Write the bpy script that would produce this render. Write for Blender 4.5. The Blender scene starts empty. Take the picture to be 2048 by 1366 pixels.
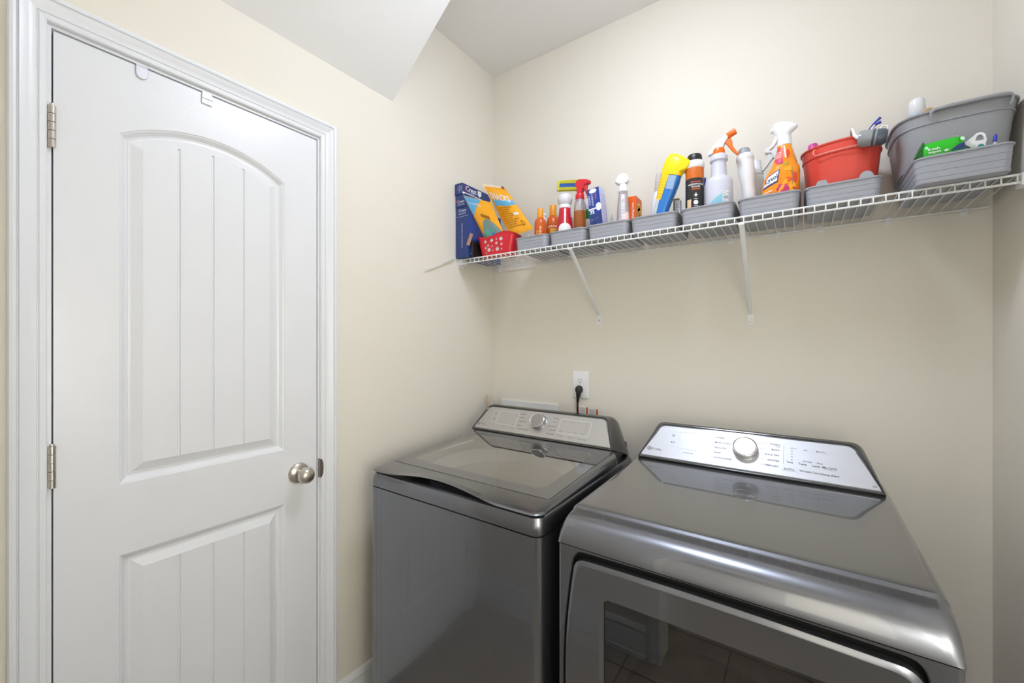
import bpy, bmesh, math, random
from mathutils import Vector, Matrix, Euler
random.seed(7)
S = bpy.context.scene
COL = S.collection
R = math.radians
sin, cos, PI = math.sin, math.cos, math.pi

# ------------------------------------------------------------------ camera, light, exposure
cam_d = bpy.data.cameras.new('camera')
cam_d.sensor_width = 36.0
cam_d.lens = 36.0 * 822.0 / 2048.0
cam_d.shift_y = 1.0 / 2048.0
cam_d.clip_start = 0.005
cam = bpy.data.objects.new('camera', cam_d)
cam.location = (1.35, 0.0, 1.355)
cam.rotation_euler = (R(90), 0, R(35.05))
COL.objects.link(cam)
S.camera = cam
S.view_settings.view_transform = 'Standard'
S.view_settings.look = 'None'
S.view_settings.gamma = 1.0
S.view_settings.exposure = 0.0
S.view_settings.use_curve_mapping = False
W = bpy.data.worlds.new('world')
S.world = W
W.use_nodes = True
W.node_tree.nodes['Background'].inputs[0].default_value = (0.75, 0.85, 1.0, 1)
W.node_tree.nodes['Background'].inputs[1].default_value = 0.35
LAMP_POWER = 42.0        # strength of the ceiling lamp's glowing dome
def area(name, loc, rot, sx, sy, power, col):
    d = bpy.data.lights.new(name, 'AREA'); d.shape = 'RECTANGLE'; d.size = sx; d.size_y = sy; d.energy = power; d.color = col
    o = bpy.data.objects.new(name, d); o.location = loc; o.rotation_euler = rot; COL.objects.link(o); return o
# fill light added behind the right shoulder, bounced like a flash off the right wall
area('bounce_fill', (1.50, 0.05, 1.25), (R(90), 0, R(-97)), 0.15, 0.15, 24.5, (0.97, 0.99, 1.0))
# soft fill lights added in the hall, one deeper in, one by the doorway
area('hall_front_fill', (1.30, -1.05, 1.45), (R(90), 0, 0), 1.30, 2.00, 4.5, (1.0, 0.98, 0.92))
area('hall_side_fill', (1.45, -0.32, 1.40), (R(90), 0, R(52)), 0.50, 1.20, 3.5, (1.08, 1.0, 0.80))

# ------------------------------------------------------------------ materials
MATS = {}
def mat(name, col, rough=0.5, metal=0.0, spec=0.5, coat=0.0, bump=0.0, bscale=200.0, emit=0.0, alpha=1.0, vary=0.0, vscale=8.0, trans=0.0, sheen=0.0):
    if name in MATS: return MATS[name]
    m = bpy.data.materials.new(name); m.use_nodes = True
    nt = m.node_tree; p = nt.nodes['Principled BSDF']
    p.inputs['Base Color'].default_value = (*col, 1)
    p.inputs['Roughness'].default_value = rough
    p.inputs['Metallic'].default_value = metal
    p.inputs['Specular IOR Level'].default_value = spec
    p.inputs['Coat Weight'].default_value = coat
    p.inputs['Coat Roughness'].default_value = 0.03
    p.inputs['Alpha'].default_value = alpha
    p.inputs['Transmission Weight'].default_value = trans
    if emit:
        p.inputs['Emission Color'].default_value = (*col, 1); p.inputs['Emission Strength'].default_value = emit
    if bump or vary:
        tc = nt.nodes.new('ShaderNodeTexCoord')
    if bump:
        n = nt.nodes.new('ShaderNodeTexNoise'); n.inputs['Scale'].default_value = bscale; n.inputs['Detail'].default_value = 3
        b = nt.nodes.new('ShaderNodeBump'); b.inputs['Strength'].default_value = bump; b.inputs['Distance'].default_value = 0.002
        nt.links.new(tc.outputs['Object'], n.inputs['Vector']); nt.links.new(n.outputs['Fac'], b.inputs['Height'])
        nt.links.new(b.outputs['Normal'], p.inputs['Normal'])
    if vary:
        n = nt.nodes.new('ShaderNodeTexNoise'); n.inputs['Scale'].default_value = vscale; n.inputs['Detail'].default_value = 4
        mr = nt.nodes.new('ShaderNodeMapRange'); mr.inputs['From Min'].default_value = 0.3; mr.inputs['From Max'].default_value = 0.7
        mr.inputs['To Min'].default_value = 1 - vary; mr.inputs['To Max'].default_value = 1 + vary
        mx = nt.nodes.new('ShaderNodeMix'); mx.data_type = 'RGBA'; mx.blend_type = 'MULTIPLY'; mx.inputs[0].default_value = 1
        mx.inputs[6].default_value = (*col, 1)
        nt.links.new(tc.outputs['Object'], n.inputs['Vector']); nt.links.new(n.outputs['Fac'], mr.inputs['Value'])
        nt.links.new(mr.outputs['Result'], mx.inputs[7]); nt.links.new(mx.outputs[2], p.inputs['Base Color'])
    MATS[name] = m
    return m

def srgb(r, g, b):
    f = lambda c: (c / 255 / 12.92) if c <= 10 else ((c / 255 + 0.055) / 1.055) ** 2.4
    return (f(r), f(g), f(b))

def glassy(name, col, alpha, rough=0.05, spec=0.5):
    """see-through plastic or pane: tinted transparent under a glossy skin"""
    if name in MATS: return MATS[name]
    m = bpy.data.materials.new(name); m.use_nodes = True
    nt = m.node_tree; nt.nodes.clear()
    o = nt.nodes.new('ShaderNodeOutputMaterial')
    p = nt.nodes.new('ShaderNodeBsdfPrincipled')
    p.inputs['Base Color'].default_value = (*col, 1); p.inputs['Roughness'].default_value = rough; p.inputs['Specular IOR Level'].default_value = spec
    t = nt.nodes.new('ShaderNodeBsdfTransparent')
    t.inputs[0].default_value = (*[min(1, 0.35 + 0.65 * c) for c in col], 1)
    fr = nt.nodes.new('ShaderNodeFresnel'); fr.inputs[0].default_value = 1.45
    mr = nt.nodes.new('ShaderNodeMapRange'); mr.inputs['To Min'].default_value = alpha; mr.inputs['To Max'].default_value = 1.0
    mx = nt.nodes.new('ShaderNodeMixShader')
    nt.links.new(fr.outputs[0], mr.inputs['Value']); nt.links.new(mr.outputs[0], mx.inputs[0])
    nt.links.new(t.outputs[0], mx.inputs[1]); nt.links.new(p.outputs[0], mx.inputs[2]); nt.links.new(mx.outputs[0], o.inputs[0])
    MATS[name] = m
    return m

def pane_mat(name, tint, ior, floor=0.0):
    """window pane: tinted clear glass with a mirror skin (Fresnel, never below `floor`)"""
    m = bpy.data.materials.new(name); m.use_nodes = True
    nt = m.node_tree; nt.nodes.clear()
    o = nt.nodes.new('ShaderNodeOutputMaterial')
    t = nt.nodes.new('ShaderNodeBsdfTransparent'); t.inputs[0].default_value = (*tint, 1)
    g = nt.nodes.new('ShaderNodeBsdfGlossy'); g.inputs['Roughness'].default_value = 0.012; g.inputs[0].default_value = (1, 1, 1, 1)
    fr = nt.nodes.new('ShaderNodeFresnel'); fr.inputs[0].default_value = ior
    mr = nt.nodes.new('ShaderNodeMapRange'); mr.inputs['To Min'].default_value = floor; mr.inputs['To Max'].default_value = 1.0
    mx = nt.nodes.new('ShaderNodeMixShader')
    nt.links.new(fr.outputs[0], mr.inputs['Value']); nt.links.new(mr.outputs[0], mx.inputs[0]); nt.links.new(t.outputs[0], mx.inputs[1]); nt.links.new(g.outputs[0], mx.inputs[2])
    nt.links.new(mx.outputs[0], o.inputs[0])
    MATS[name] = m
    return m

M_WALL = mat('wall_paint', (0.785, 0.745, 0.655), 0.65, spec=0.3, bump=0.10, bscale=260)
M_CEIL = mat('ceiling_paint', (0.84, 0.835, 0.82), 0.8, spec=0.2, bump=0.08, bscale=200)
M_TRIM = mat('trim_paint', (0.80, 0.815, 0.84), 0.34, spec=0.5, bump=0.03, bscale=60)
M_DOOR = mat('door_paint', (0.79, 0.80, 0.825), 0.27, spec=0.5, bump=0.14, bscale=420)
M_NICKEL = mat('satin_nickel', (0.60, 0.555, 0.50), 0.30, metal=1.0)
M_STEEL = mat('dull_steel', (0.55, 0.56, 0.58), 0.35, metal=1.0)
M_HOOK = mat('satin_hook_metal', (0.60, 0.61, 0.63), 0.38, metal=0.55)
M_DARK = mat('dark_gap', (0.01, 0.01, 0.01), 0.8, spec=0.1)
M_WIRE = mat('white_vinyl_wire', (0.80, 0.81, 0.80), 0.4)
M_WHITE = mat('white_plastic', (0.82, 0.83, 0.84), 0.35)
M_BLACK = mat('black_plastic', (0.012, 0.012, 0.013), 0.4)
M_GREYBIN = mat('grey_bin_plastic', (0.35, 0.362, 0.405), 0.42, bump=0.05, bscale=500)
M_GREYTUB = mat('grey_tub_plastic', (0.32, 0.33, 0.35), 0.38)
M_REDTUB = mat('coral_tub_plastic', (0.74, 0.075, 0.05), 0.36)
M_RED = mat('red_plastic', (0.62, 0.015, 0.03), 0.35)
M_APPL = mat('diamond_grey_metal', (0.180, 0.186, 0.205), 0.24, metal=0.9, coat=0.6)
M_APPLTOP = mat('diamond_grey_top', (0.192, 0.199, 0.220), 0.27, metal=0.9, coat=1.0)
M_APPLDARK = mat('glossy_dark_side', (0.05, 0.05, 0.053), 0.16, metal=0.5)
M_CONSOLE = mat('console_shell', (0.12, 0.118, 0.116), 0.18, metal=0.7)
M_SILVER = mat('silver_panel', (0.56, 0.57, 0.60), 0.42, metal=0.6)
M_SILVER2 = mat('warm_silver_panel', (0.50, 0.485, 0.46), 0.42, metal=0.6)
M_CHROME = mat('chrome', (0.78, 0.78, 0.79), 0.12, metal=1.0)
M_KNOB = mat('turned_metal', (0.52, 0.52, 0.54), 0.26, metal=1.0)
M_INK = mat('grey_ink', (0.09, 0.09, 0.10), 0.6)
M_INKPALE = mat('pale_ink', (0.80, 0.80, 0.80), 0.5)
M_TILE = mat('floor_tile', (0.33, 0.29, 0.245), 0.35, vary=0.2, vscale=9)
M_GROUT = mat('floor_grout', (0.22, 0.195, 0.17), 0.9)

# ------------------------------------------------------------------ mesh helpers
class MB:
    def __init__(s):
        s.v = []; s.f = []; s.m = []; s.xf = None
    def _add(s, vs, fs, mi=0):
        b = len(s.v)
        s.v += [tuple(s.xf @ Vector(p)) if s.xf else tuple(p) for p in vs]
        for f in fs:
            s.f.append([b + i for i in f]); s.m.append(mi)
    def box(s, x0, x1, y0, y1, z0, z1, mi=0):
        s._add([(x, y, z) for z in (z0, z1) for y in (y0, y1) for x in (x0, x1)],
               [(0, 2, 3, 1), (4, 5, 7, 6), (0, 1, 5, 4), (1, 3, 7, 5), (3, 2, 6, 7), (2, 0, 4, 6)], mi)
    def loft(s, rings, cap0=True, cap1=True, mi=0, mis=None, closed=True):
        n = len(rings[0]); vs = [p for r in rings for p in r]
        b = len(s.v)
        s._add(vs, [])
        rng = range(n) if closed else range(n - 1)
        for k in range(len(rings) - 1):
            for i in rng:
                j = (i + 1) % n
                s.f.append([b + k * n + i, b + k * n + j, b + (k + 1) * n + j, b + (k + 1) * n + i]); s.m.append(mis[k] if mis else mi)
        if cap0: s.f.append([b + i for i in range(n)][::-1]); s.m.append(mis[0] if mis else mi)
        if cap1: s.f.append([b + (len(rings) - 1) * n + i for i in range(n)]); s.m.append(mis[-1] if mis else mi)
    def lathe(s, prof, c=(0, 0, 0), n=24, mis=None, mi=0, cap0=True, cap1=True, ax='z', sx=1.0, sy=1.0):
        rings = []
        for r, h in prof:
            ring = []
            for i in range(n):
                a = 2 * PI * i / n
                p = (r * sx * cos(a), r * sy * sin(a), h)
                if ax == 'x': p = (p[2], p[0], p[1])
                if ax == 'y': p = (p[0], -p[2], p[1])
                ring.append((p[0] + c[0], p[1] + c[1], p[2] + c[2]))
            rings.append(ring)
        s.loft(rings, cap0, cap1, mi, mis)
    def tube(s, pts, r, n=8, mi=0, cap=True):
        pts = [Vector(p) for p in pts]; rings = []; up = None
        for i, p in enumerate(pts):
            d = (pts[min(i + 1, len(pts) - 1)] - pts[max(i - 1, 0)]).normalized()
            if up is None:
                up = d.orthogonal().normalized()
            else:
                up = (up - d * up.dot(d)).normalized()
            w = d.cross(up); rr = r[i] if isinstance(r, (list, tuple)) else r
            rings.append([tuple(p + up * (rr * cos(2 * PI * k / n)) + w * (rr * sin(2 * PI * k / n))) for k in range(n)])
        s.loft(rings, cap, cap, mi)
    def grid(s, fn, nu, nv, mi=0, mfn=None):
        b = len(s.v)
        s._add([fn(u / nu, v / nv) for v in range(nv + 1) for u in range(nu + 1)], [])
        for v in range(nv):
            for u in range(nu):
                a = b + v * (nu + 1) + u
                s.f.append([a, a + 1, a + nu + 2, a + nu + 1]); s.m.append(mfn(u, v) if mfn else mi)
    def prism(s, pts, t0, t1, plane='xz', mi=0):
        def P(a, b, t):
            return {'xz': (a, t, b), 'yz': (t, a, b), 'xy': (a, b, t)}[plane]
        s.loft([[P(a, b, t0) for a, b in pts], [P(a, b, t1) for a, b in pts]], True, True, mi)
    def build(s, name, mats, parent=None, loc=None, rot=None, smooth=35.0, bevel=0.0, seg=2, kind=None, solid=0.0, subd=0):
        me = bpy.data.meshes.new(name)
        me.from_pydata(s.v, [], s.f)
        mats = mats if isinstance(mats, (list, tuple)) else [mats]
        for m in mats: me.materials.append(m)
        for p, i in zip(me.polygons, s.m): p.material_index = min(i, len(mats) - 1)
        bm = bmesh.new(); bm.from_mesh(me)
        bmesh.ops.recalc_face_normals(bm, faces=bm.faces)
        if smooth:
            for f in bm.faces: f.smooth = True
            for e in bm.edges:
                e.smooth = (len(e.link_faces) == 2 and e.calc_face_angle(0) < R(smooth))
        bm.to_mesh(me); bm.free()
        o = bpy.data.objects.new(name, me); COL.objects.link(o)
        if parent is not None: o.parent = parent
        if loc: o.location = loc
        if rot: o.rotation_euler = rot
        if solid:
            md = o.modifiers.new('thick', 'SOLIDIFY'); md.thickness = solid; md.offset = 0
        if bevel:
            md = o.modifiers.new('bevel', 'BEVEL'); md.width = bevel; md.segments = seg; md.limit_method = 'ANGLE'; md.angle_limit = R(40)
            md.harden_normals = False
        if subd:
            md = o.modifiers.new('sub', 'SUBSURF'); md.levels = subd; md.render_levels = subd
        if kind: o['kind'] = kind
        return o

def thing(name, label, cat, loc=(0, 0, 0), rot=(0, 0, 0), group=None):
    o = bpy.data.objects.new(name, None); o.empty_display_size = 0.02
    o.location = loc; o.rotation_euler = rot; COL.objects.link(o)
    o['label'] = label; o['category'] = cat
    if group: o['group'] = group
    return o
def tag(o, label, cat, group=None):
    o['label'] = label; o['category'] = cat
    if group: o['group'] = group
    return o
def struct(o):
    o['kind'] = 'structure'; return o

def rrect(x0, x1, y0, y1, r, z, n=5):
    out = []
    for cx, cy, a0 in ((x1 - r, y1 - r, 0), (x0 + r, y1 - r, 90), (x0 + r, y0 + r, 180), (x1 - r, y0 + r, 270)):
        for k in range(n + 1):
            a = R(a0 + 90 * k / n)
            out.append((cx + r * cos(a), cy + r * sin(a), z))
    return out
def sell(cx, cy, a, b, z, e=2.6, n=40, rot=0.0):
    out = []
    for i in range(n):
        t = 2 * PI * i / n; c, s = cos(t), sin(t)
        x = a * math.copysign(abs(c) ** (2 / e), c); y = b * math.copysign(abs(s) ** (2 / e), s)
        out.append((cx + x * cos(rot) - y * sin(rot), cy + x * sin(rot) + y * cos(rot), z))
    return out

_TXT = {}
def text_geo(body, size, align='CENTER', shear=0.0, bold=0.0):
    key = (body, size, align, shear, bold)
    if key in _TXT: return _TXT[key]
    c = bpy.data.curves.new('t', 'FONT'); c.body = body; c.size = size; c.align_x = align; c.align_y = 'CENTER'
    c.resolution_u = 2; c.shear = shear; c.offset = bold
    o = bpy.data.objects.new('t', c); COL.objects.link(o)
    bpy.context.view_layer.update()
    me = bpy.data.meshes.new_from_object(o)
    vs = [tuple(v.co) for v in me.vertices]; fs = [tuple(p.vertices) for p in me.polygons]
    bpy.data.objects.remove(o); bpy.data.meshes.remove(me); bpy.data.curves.remove(c)
    _TXT[key] = (vs, fs)
    return vs, fs

class Print:
    """flat print laid on a surface: fn(tx, ty) -> point just above the surface"""
    def __init__(s): s.mb = MB()
    def text(s, fn, body, x, y, size, mi=0, align='CENTER', ang=0.0, shear=0.0, bold=0.0, sx=1.0):
        vs, fs = text_geo(body, size, align, shear, bold); ca, sa = cos(R(ang)), sin(R(ang))
        s.mb._add([fn(x + (p[0] * sx * ca - p[1] * sa), y + (p[0] * sx * sa + p[1] * ca)) for p in vs], fs, mi)
    def poly(s, fn, pts, mi=0):
        s.mb._add([fn(*p) for p in pts], [list(range(len(pts)))], mi)
    def rect(s, fn, x0, x1, y0, y1, mi=0, n=1):
        s.mb.grid(lambda u, v: fn(x0 + (x1 - x0) * u, y0 + (y1 - y0) * v), n, n if n > 1 else 1, mi)
    def frame(s, fn, x0, x1, y0, y1, w, mi=0):
        s.rect(fn, x0, x1, y0, y0 + w, mi); s.rect(fn, x0, x1, y1 - w, y1, mi); s.rect(fn, x0, x0 + w, y0, y1, mi); s.rect(fn, x1 - w, x1, y0, y1, mi)
    def ell(s, fn, cx, cy, a, b, mi=0, n=20, a0=0, a1=360):
        s.mb.grid(lambda u, v: fn(cx + a * v * cos(R(a0 + (a1 - a0) * u)), cy + b * v * sin(R(a0 + (a1 - a0) * u))), n, 3 if a > 0.012 else 1, mi)
    def ring(s, fn, cx, cy, r0, r1, mi=0, n=24, a0=0, a1=360):
        ps = [R(a0 + (a1 - a0) * i / n) for i in range(n + 1)]
        for p, q in zip(ps, ps[1:]):
            s.poly(fn, [(cx + r0 * cos(p), cy + r0 * sin(p)), (cx + r1 * cos(p), cy + r1 * sin(p)), (cx + r1 * cos(q), cy + r1 * sin(q)), (cx + r0 * cos(q), cy + r0 * sin(q))], mi)
    def build(s, name, mats, parent): return s.mb.build(name, mats, parent, smooth=0)

def plane_fn(o, xd, yd, off=0.0005):
    o, xd, yd = Vector(o), Vector(xd).normalized(), Vector(yd).normalized(); n = xd.cross(yd) * off
    return lambda x, y: tuple(o + xd * x + yd * y + n)
def cyl_fn(r, a0=-90.0, off=0.0006, c=(0, 0), rf=None):
    """wrap around a z-axis body; a0 is the facing of x = 0 in degrees; y is the height"""
    def fn(x, y):
        rr = (rf(y) if rf else r)
        a = R(a0) + x / max(rr, 0.004)
        return (c[0] + (rr + off) * cos(a), c[1] + (rr + off) * sin(a), y)
    return fn
def lerp_prof(prof):
    def rf(z):
        for (r0, z0), (r1, z1) in zip(prof, prof[1:]):
            if z0 <= z <= z1 and z1 > z0: return r0 + (r1 - r0) * (z - z0) / (z1 - z0)
        return prof[0][0] if z < prof[0][1] else prof[-1][0]
    return rf

# ------------------------------------------------------------------ room shell
XR, YB, ZC = 1.80, 1.751, 2.774
def boxes(name, bl, m, **k):
    mb = MB()
    for b in bl: mb.box(*b)
    return struct(mb.build(name, m, smooth=0, **k))
T = 0.115
boxes('wall_left', [(-T, 0, -T, 0.140, 0, ZC), (-T, 0, 0.786, YB + T, 0, ZC), (-T, 0, 0.140, 0.786, 2.066, ZC)], M_WALL)
boxes('wall_back', [(0, XR, YB, YB + T, 0, ZC)], M_WALL)
boxes('wall_right', [(XR, XR + T, 0, YB + T, 0, ZC)], M_WALL)
boxes('wall_front', [(0, 0.872, -T, 0, 0, ZC), (1.735, XR + T, -T, 0, 0, ZC), (0.872, 1.735, -T, 0, 2.06, ZC)], M_WALL)
boxes('ceiling', [(-T, XR + T, -T, YB + T, ZC, ZC + 0.06)], M_CEIL)
# the hall the photographer stands against
boxes('wall_hall', [(-0.6, 3.0, -1.72, -1.6, 0, ZC), (-0.72, -0.6, -1.72, 0.0, 0, ZC), (3.0, 3.12, -1.72, 0, 0, ZC), (-0.6, -T, -T, 0, 0, ZC), (XR + T, 3.0, -T, 0, 0, ZC)], M_WALL)
boxes('ceiling_hall', [(-0.72, 3.12, -1.72, -T, ZC, ZC + 0.06)], M_CEIL)
wn = bpy.data.objects.new('added_window', None); COL.objects.link(wn); wn['kind'] = 'structure'  # unseen window frame, added on the hall wall to go with the fill light
mb = MB()
for b in ((0.68, 0.75, -1.6, -1.57, 0.78, 2.22), (1.85, 1.92, -1.6, -1.57, 0.78, 2.22), (0.68, 1.92, -1.6, -1.57, 0.78, 0.85), (0.68, 1.92, -1.6, -1.57, 2.15, 2.22)): mb.box(*b)
mb.build('window_frame', M_TRIM, wn, smooth=0)
fl = boxes('floor', [(-0.72, 3.12, -1.72, YB + T, -0.06, -0.004)], M_GROUT)
tile_mesh = None
for i in range(10):
    for j in range(10):
        x0, y0 = -0.70 + 0.36 * i + 0.003, -1.70 + 0.36 * j + 0.003
        if x0 > XR - 0.02 and y0 > -0.1: continue
        if tile_mesh is None:
            mb = MB(); mb.box(0, 0.354, 0, 0.354, -0.006, 0)
            t = mb.build('tile', M_TILE, fl, smooth=0, bevel=0.0015, seg=1); tile_mesh = t.data
        else:
            t = bpy.data.objects.new('tile', tile_mesh); COL.objects.link(t); t.parent = fl
        t.location = (x0, y0, 0.0)
# underside of a staircase crossing the ceiling corner
mb = MB()
mb.prism([(0, 2.327), (0, ZC), (0.553, ZC)], 0.0, 1.083, 'xz')
struct(mb.build('ceiling_slope', M_CEIL, smooth=0))

# baseboards
BBP = [(0, 0), (0.016, 0), (0.016, 0.018), (0.013, 0.022), (0.0125, 0.098), (0.010, 0.106), (0.010, 0.114), (0.013, 0.118), (0.012, 0.130), (0.006, 0.139), (0, 0.140)]
def base(name, p0, p1, nrm):
    mb = MB(); n = Vector(nrm)
    mb.loft([[tuple(Vector(p) + n * a + Vector((0, 0, b))) for a, b in BBP] for p in (p0, p1)])
    return struct(mb.build(name, M_TRIM, smooth=30))
base('baseboard_left', (0, 0.834, 0), (0, YB, 0), (1, 0, 0))
base('baseboard_back', (0, YB, 0), (XR, YB, 0), (0, -1, 0))
base('baseboard_right', (XR, 0, 0), (XR, YB, 0), (-1, 0, 0))
base('baseboard_front', (0, 0, 0), (0.815, 0, 0), (0, 1, 0))

# door casing: three mitred lengths of moulding
CP = [(0, 0), (0.0005, 0.0065), (0.003, 0.0090), (0.012, 0.0100), (0.0135, 0.0070), (0.0150, 0.0068), (0.0165, 0.0100), (0.022, 0.0104), (0.029, 0.0124), (0.036, 0.0165), (0.0405, 0.0180), (0.0420, 0.0135), (0.0435, 0.0135), (0.0450, 0.0175), (0.049, 0.0185), (0.0540, 0.0170), (0.0565, 0.0120), (0.057, 0)]
def casing(name, y0, y1, zt, to3, z0=0.0):
    """to3(y, z, d) maps opening coordinates to the room"""
    root = bpy.data.objects.new(name, None); COL.objects.link(root); root['kind'] = 'structure'
    A = [[to3(y0 - o, z0, d) for o, d in CP], [to3(y0 - o, zt + o, d) for o, d in CP]]
    B = [[to3(y0 - o, zt + o, d) for o, d in CP], [to3(y1 + o, zt + o, d) for o, d in CP]]
    C = [[to3(y1 + o, zt + o, d) for o, d in CP], [to3(y1 + o, z0, d) for o, d in CP]]
    for nm, r in (('side_casing', A), ('head_casing', B), ('side_casing', C)):
        mb = MB(); mb.loft(r); mb.build(nm, M_TRIM, root, smooth=22)
    return root
casing('trim_1', 0.152, 0.775, 2.055, lambda y, z, d: (d, y, z))
casing('trim_2', 0.872, 1.735, 2.06, lambda y, z, d: (y, d * 0.8, z))

# ------------------------------------------------------------------ closed panel door on the left wall
DY0, DY1, DZ0, DZ1 = 0.1615, 0.7655, 0.012, 2.0430
door = bpy.data.objects.new('door_1', None); COL.objects.link(door); door['kind'] = 'structure'
mb = MB()
mb.box(-T, -0.001, 0.140, 0.1585, 0, 2.0475); mb.box(-T, -0.001, 0.7685, 0.786, 0, 2.0475); mb.box(-T, -0.001, 0.140, 0.786, 2.0475, 2.066)
mb.box(-T, -0.043, 0.1585, 0.7685, 0.0, 2.0475)
mb.build('door_jamb', M_TRIM, door, smooth=0)
FX = -0.002
PROF = [(0.0, 0.0), (0.0015, -0.0018), (0.0045, -0.0030), (0.0125, -0.0115), (0.0165, -0.0130), (0.0180, -0.0118), (0.0225, -0.0112), (0.0446, -0.0010), (0.045, -0.0010)]
GRO = [0.387, 0.464, 0.541]
def panel_loop(z0, ztop, y0=0.269, y1=0.659, inner=0.045):
    """returns one list of (y, z, dy, dz, groove) stations round the panel; dy,dz point inwards"""
    ys = [y0 + inner, y1 - inner]
    for g in GRO: ys += [g - 0.0032, g - 0.0014, g + 0.0014, g + 0.0032]
    n = 22
    ys += [y0 + inner + (y1 - y0 - 2 * inner) * k / n for k in range(1, n)]
    ys = sorted(ys)
    ys = [y for k, y in enumerate(ys) if k == 0 or y - ys[k - 1] > 0.0009 or any(abs(y - g) < 0.004 for g in GRO)]
    return ys
def gdep(y):
    for g in GRO:
        d = abs(y - g)
        if d <= 0.0015: return -0.0042
        if d <= 0.0033: return -0.0003
    return 0.0
def add_panel(mb, z0, ztop, y0=0.269, y1=0.659):
    inner = PROF[-1][0]
    ys = panel_loop(z0, ztop, y0, y1, inner)
    fr = [(y - (y0 + inner)) / (y1 - y0 - 2 * inner) for y in ys]
    rings = []
    for off, dep in PROF:
        ya, yb = y0 + off, y1 - off
        ring = []
        for k, t in enumerate(fr):                       # bottom edge, left to right
            g = gdep(ys[k]) if off == inner else 0
            ring.append((FX + dep + g, ya + (yb - ya) * t, z0 + off))
        for k, t in reversed(list(enumerate(fr))):      # top edge, right to left
            g = gdep(ys[k]) if off == inner else 0
            y = ya + (yb - ya) * t
            ring.append((FX + dep + g, y, ztop(y, off)))
        rings.append(ring)
    mb.loft(rings, False, False)
    n = len(ys); last = rings[-1]; b = len(mb.v)
    mb._add(last, [])
    for k in range(n - 1):
        mb.f.append([b + k, b + k + 1, b + 2 * n - 2 - k, b + 2 * n - 1 - k]); mb.m.append(0)
    return rings[0]
YM, HW = 0.464, 0.195
RA = (HW ** 2 + 0.061 ** 2) / (2 * 0.061)
def arch(y, off):
    zc = 1.923 - RA
    return zc + math.sqrt(max((RA - off) ** 2 - (y - YM) ** 2, 0)) 
mb = MB()
outl = [add_panel(mb, 1.009, arch), add_panel(mb, 0.235, lambda y, off: 0.836 - off)]
slab = mb.build('door_leaf', M_DOOR, door, smooth=13)
bm = bmesh.new()
def loop_edges(pts):
    vs = [bm.verts.new(p) for p in pts]
    return [bm.edges.new((vs[i], vs[(i + 1) % len(vs)])) for i in range(len(vs))]
def dedup(pts):
    out = []
    for p in pts:
        if not out or (Vector(p) - Vector(out[-1])).length > 1e-5: out.append(p)
    return out
ed = loop_edges([(FX, DY0, DZ0), (FX, DY1, DZ0), (FX, DY1, DZ1), (FX, DY0, DZ1)])
for o in outl: ed += loop_edges(dedup(o))
bmesh.ops.triangle_fill(bm, use_beauty=True, use_dissolve=False, edges=ed)
for x0, x1 in ((FX, -0.036),):
    cs = [(DY0, DZ0), (DY1, DZ0), (DY1, DZ1), (DY0, DZ1)]
    for i in range(4):
        (a, b_), (c, d) = cs[i], cs[(i + 1) % 4]
        bm.faces.new([bm.verts.new(p) for p in ((x0, a, b_), (x0, c, d), (x1, c, d), (x1, a, b_))])
    bm.faces.new([bm.verts.new((x1, a, b_)) for a, b_ in cs])
bmesh.ops.recalc_face_normals(bm, faces=bm.faces)
for f in bm.faces:
    if abs(f.normal.x) > 0.9 and f.calc_center_median().x > -0.01 and f.normal.x < 0: f.normal_flip()
me = bpy.data.meshes.new('stile_and_rail'); bm.to_mesh(me); bm.free(); me.materials.append(M_DOOR)
sr = bpy.data.objects.new('stile_and_rail', me); COL.objects.link(sr); sr.parent = door
# hinges, knob, latch
for zc in (1.8275, 1.080, 0.31):
    mb = MB()
    for k in range(5):
        z0 = zc - 0.046 + k * 0.0186
        mb.lathe([(0.0, z0), (0.0060, z0), (0.0065, z0 + 0.0005), (0.0065, z0 + 0.0174), (0.0060, z0 + 0.0179), (0, z0 + 0.0179)], (0.006, 0.1585, 0), 14)
    mb.lathe([(0, zc + 0.046), (0.0042, zc + 0.047), (0.0036, zc + 0.051), (0, zc + 0.052)], (0.006, 0.1585, 0), 12)
    mb.box(-0.001, 0.0012, 0.150, 0.1585, zc - 0.044, zc + 0.044)
    mb.build('hinge', M_NICKEL, door, smooth=40)
kn = bpy.data.objects.new('door_knob', None); COL.objects.link(kn); kn.parent = door; kn.location = (FX, 0.703, 0.925)
mb = MB(); mb.lathe([(0, 0), (0.033, 0), (0.033, 0.004), (0.030, 0.008), (0.020, 0.012), (0.014, 0.015), (0, 0.015)], n=32, ax='x'); mb.build('rosette', M_NICKEL, kn, smooth=40)
mb = MB(); mb.lathe([(0.0125, 0.012), (0.0115, 0.026), (0.013, 0.031), (0.021, 0.036), (0.0255, 0.044), (0.0262, 0.051), (0.0240, 0.059), (0.018, 0.066), (0.010, 0.0695), (0, 0.0705)], n=36, ax='x'); mb.build('knob', M_NICKEL, kn, smooth=60)
mb = MB()
mb.prism([(0.770, 0.893), (0.776, 0.895), (0.781, 0.905), (0.7825, 0.925), (0.781, 0.944), (0.776, 0.955), (0.770, 0.957)], -0.003, 0.0125, 'yz')
mb.build('strike_plate', mat('bronze_plate', (0.33, 0.27, 0.235), 0.35, metal=1), door, smooth=30)
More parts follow.
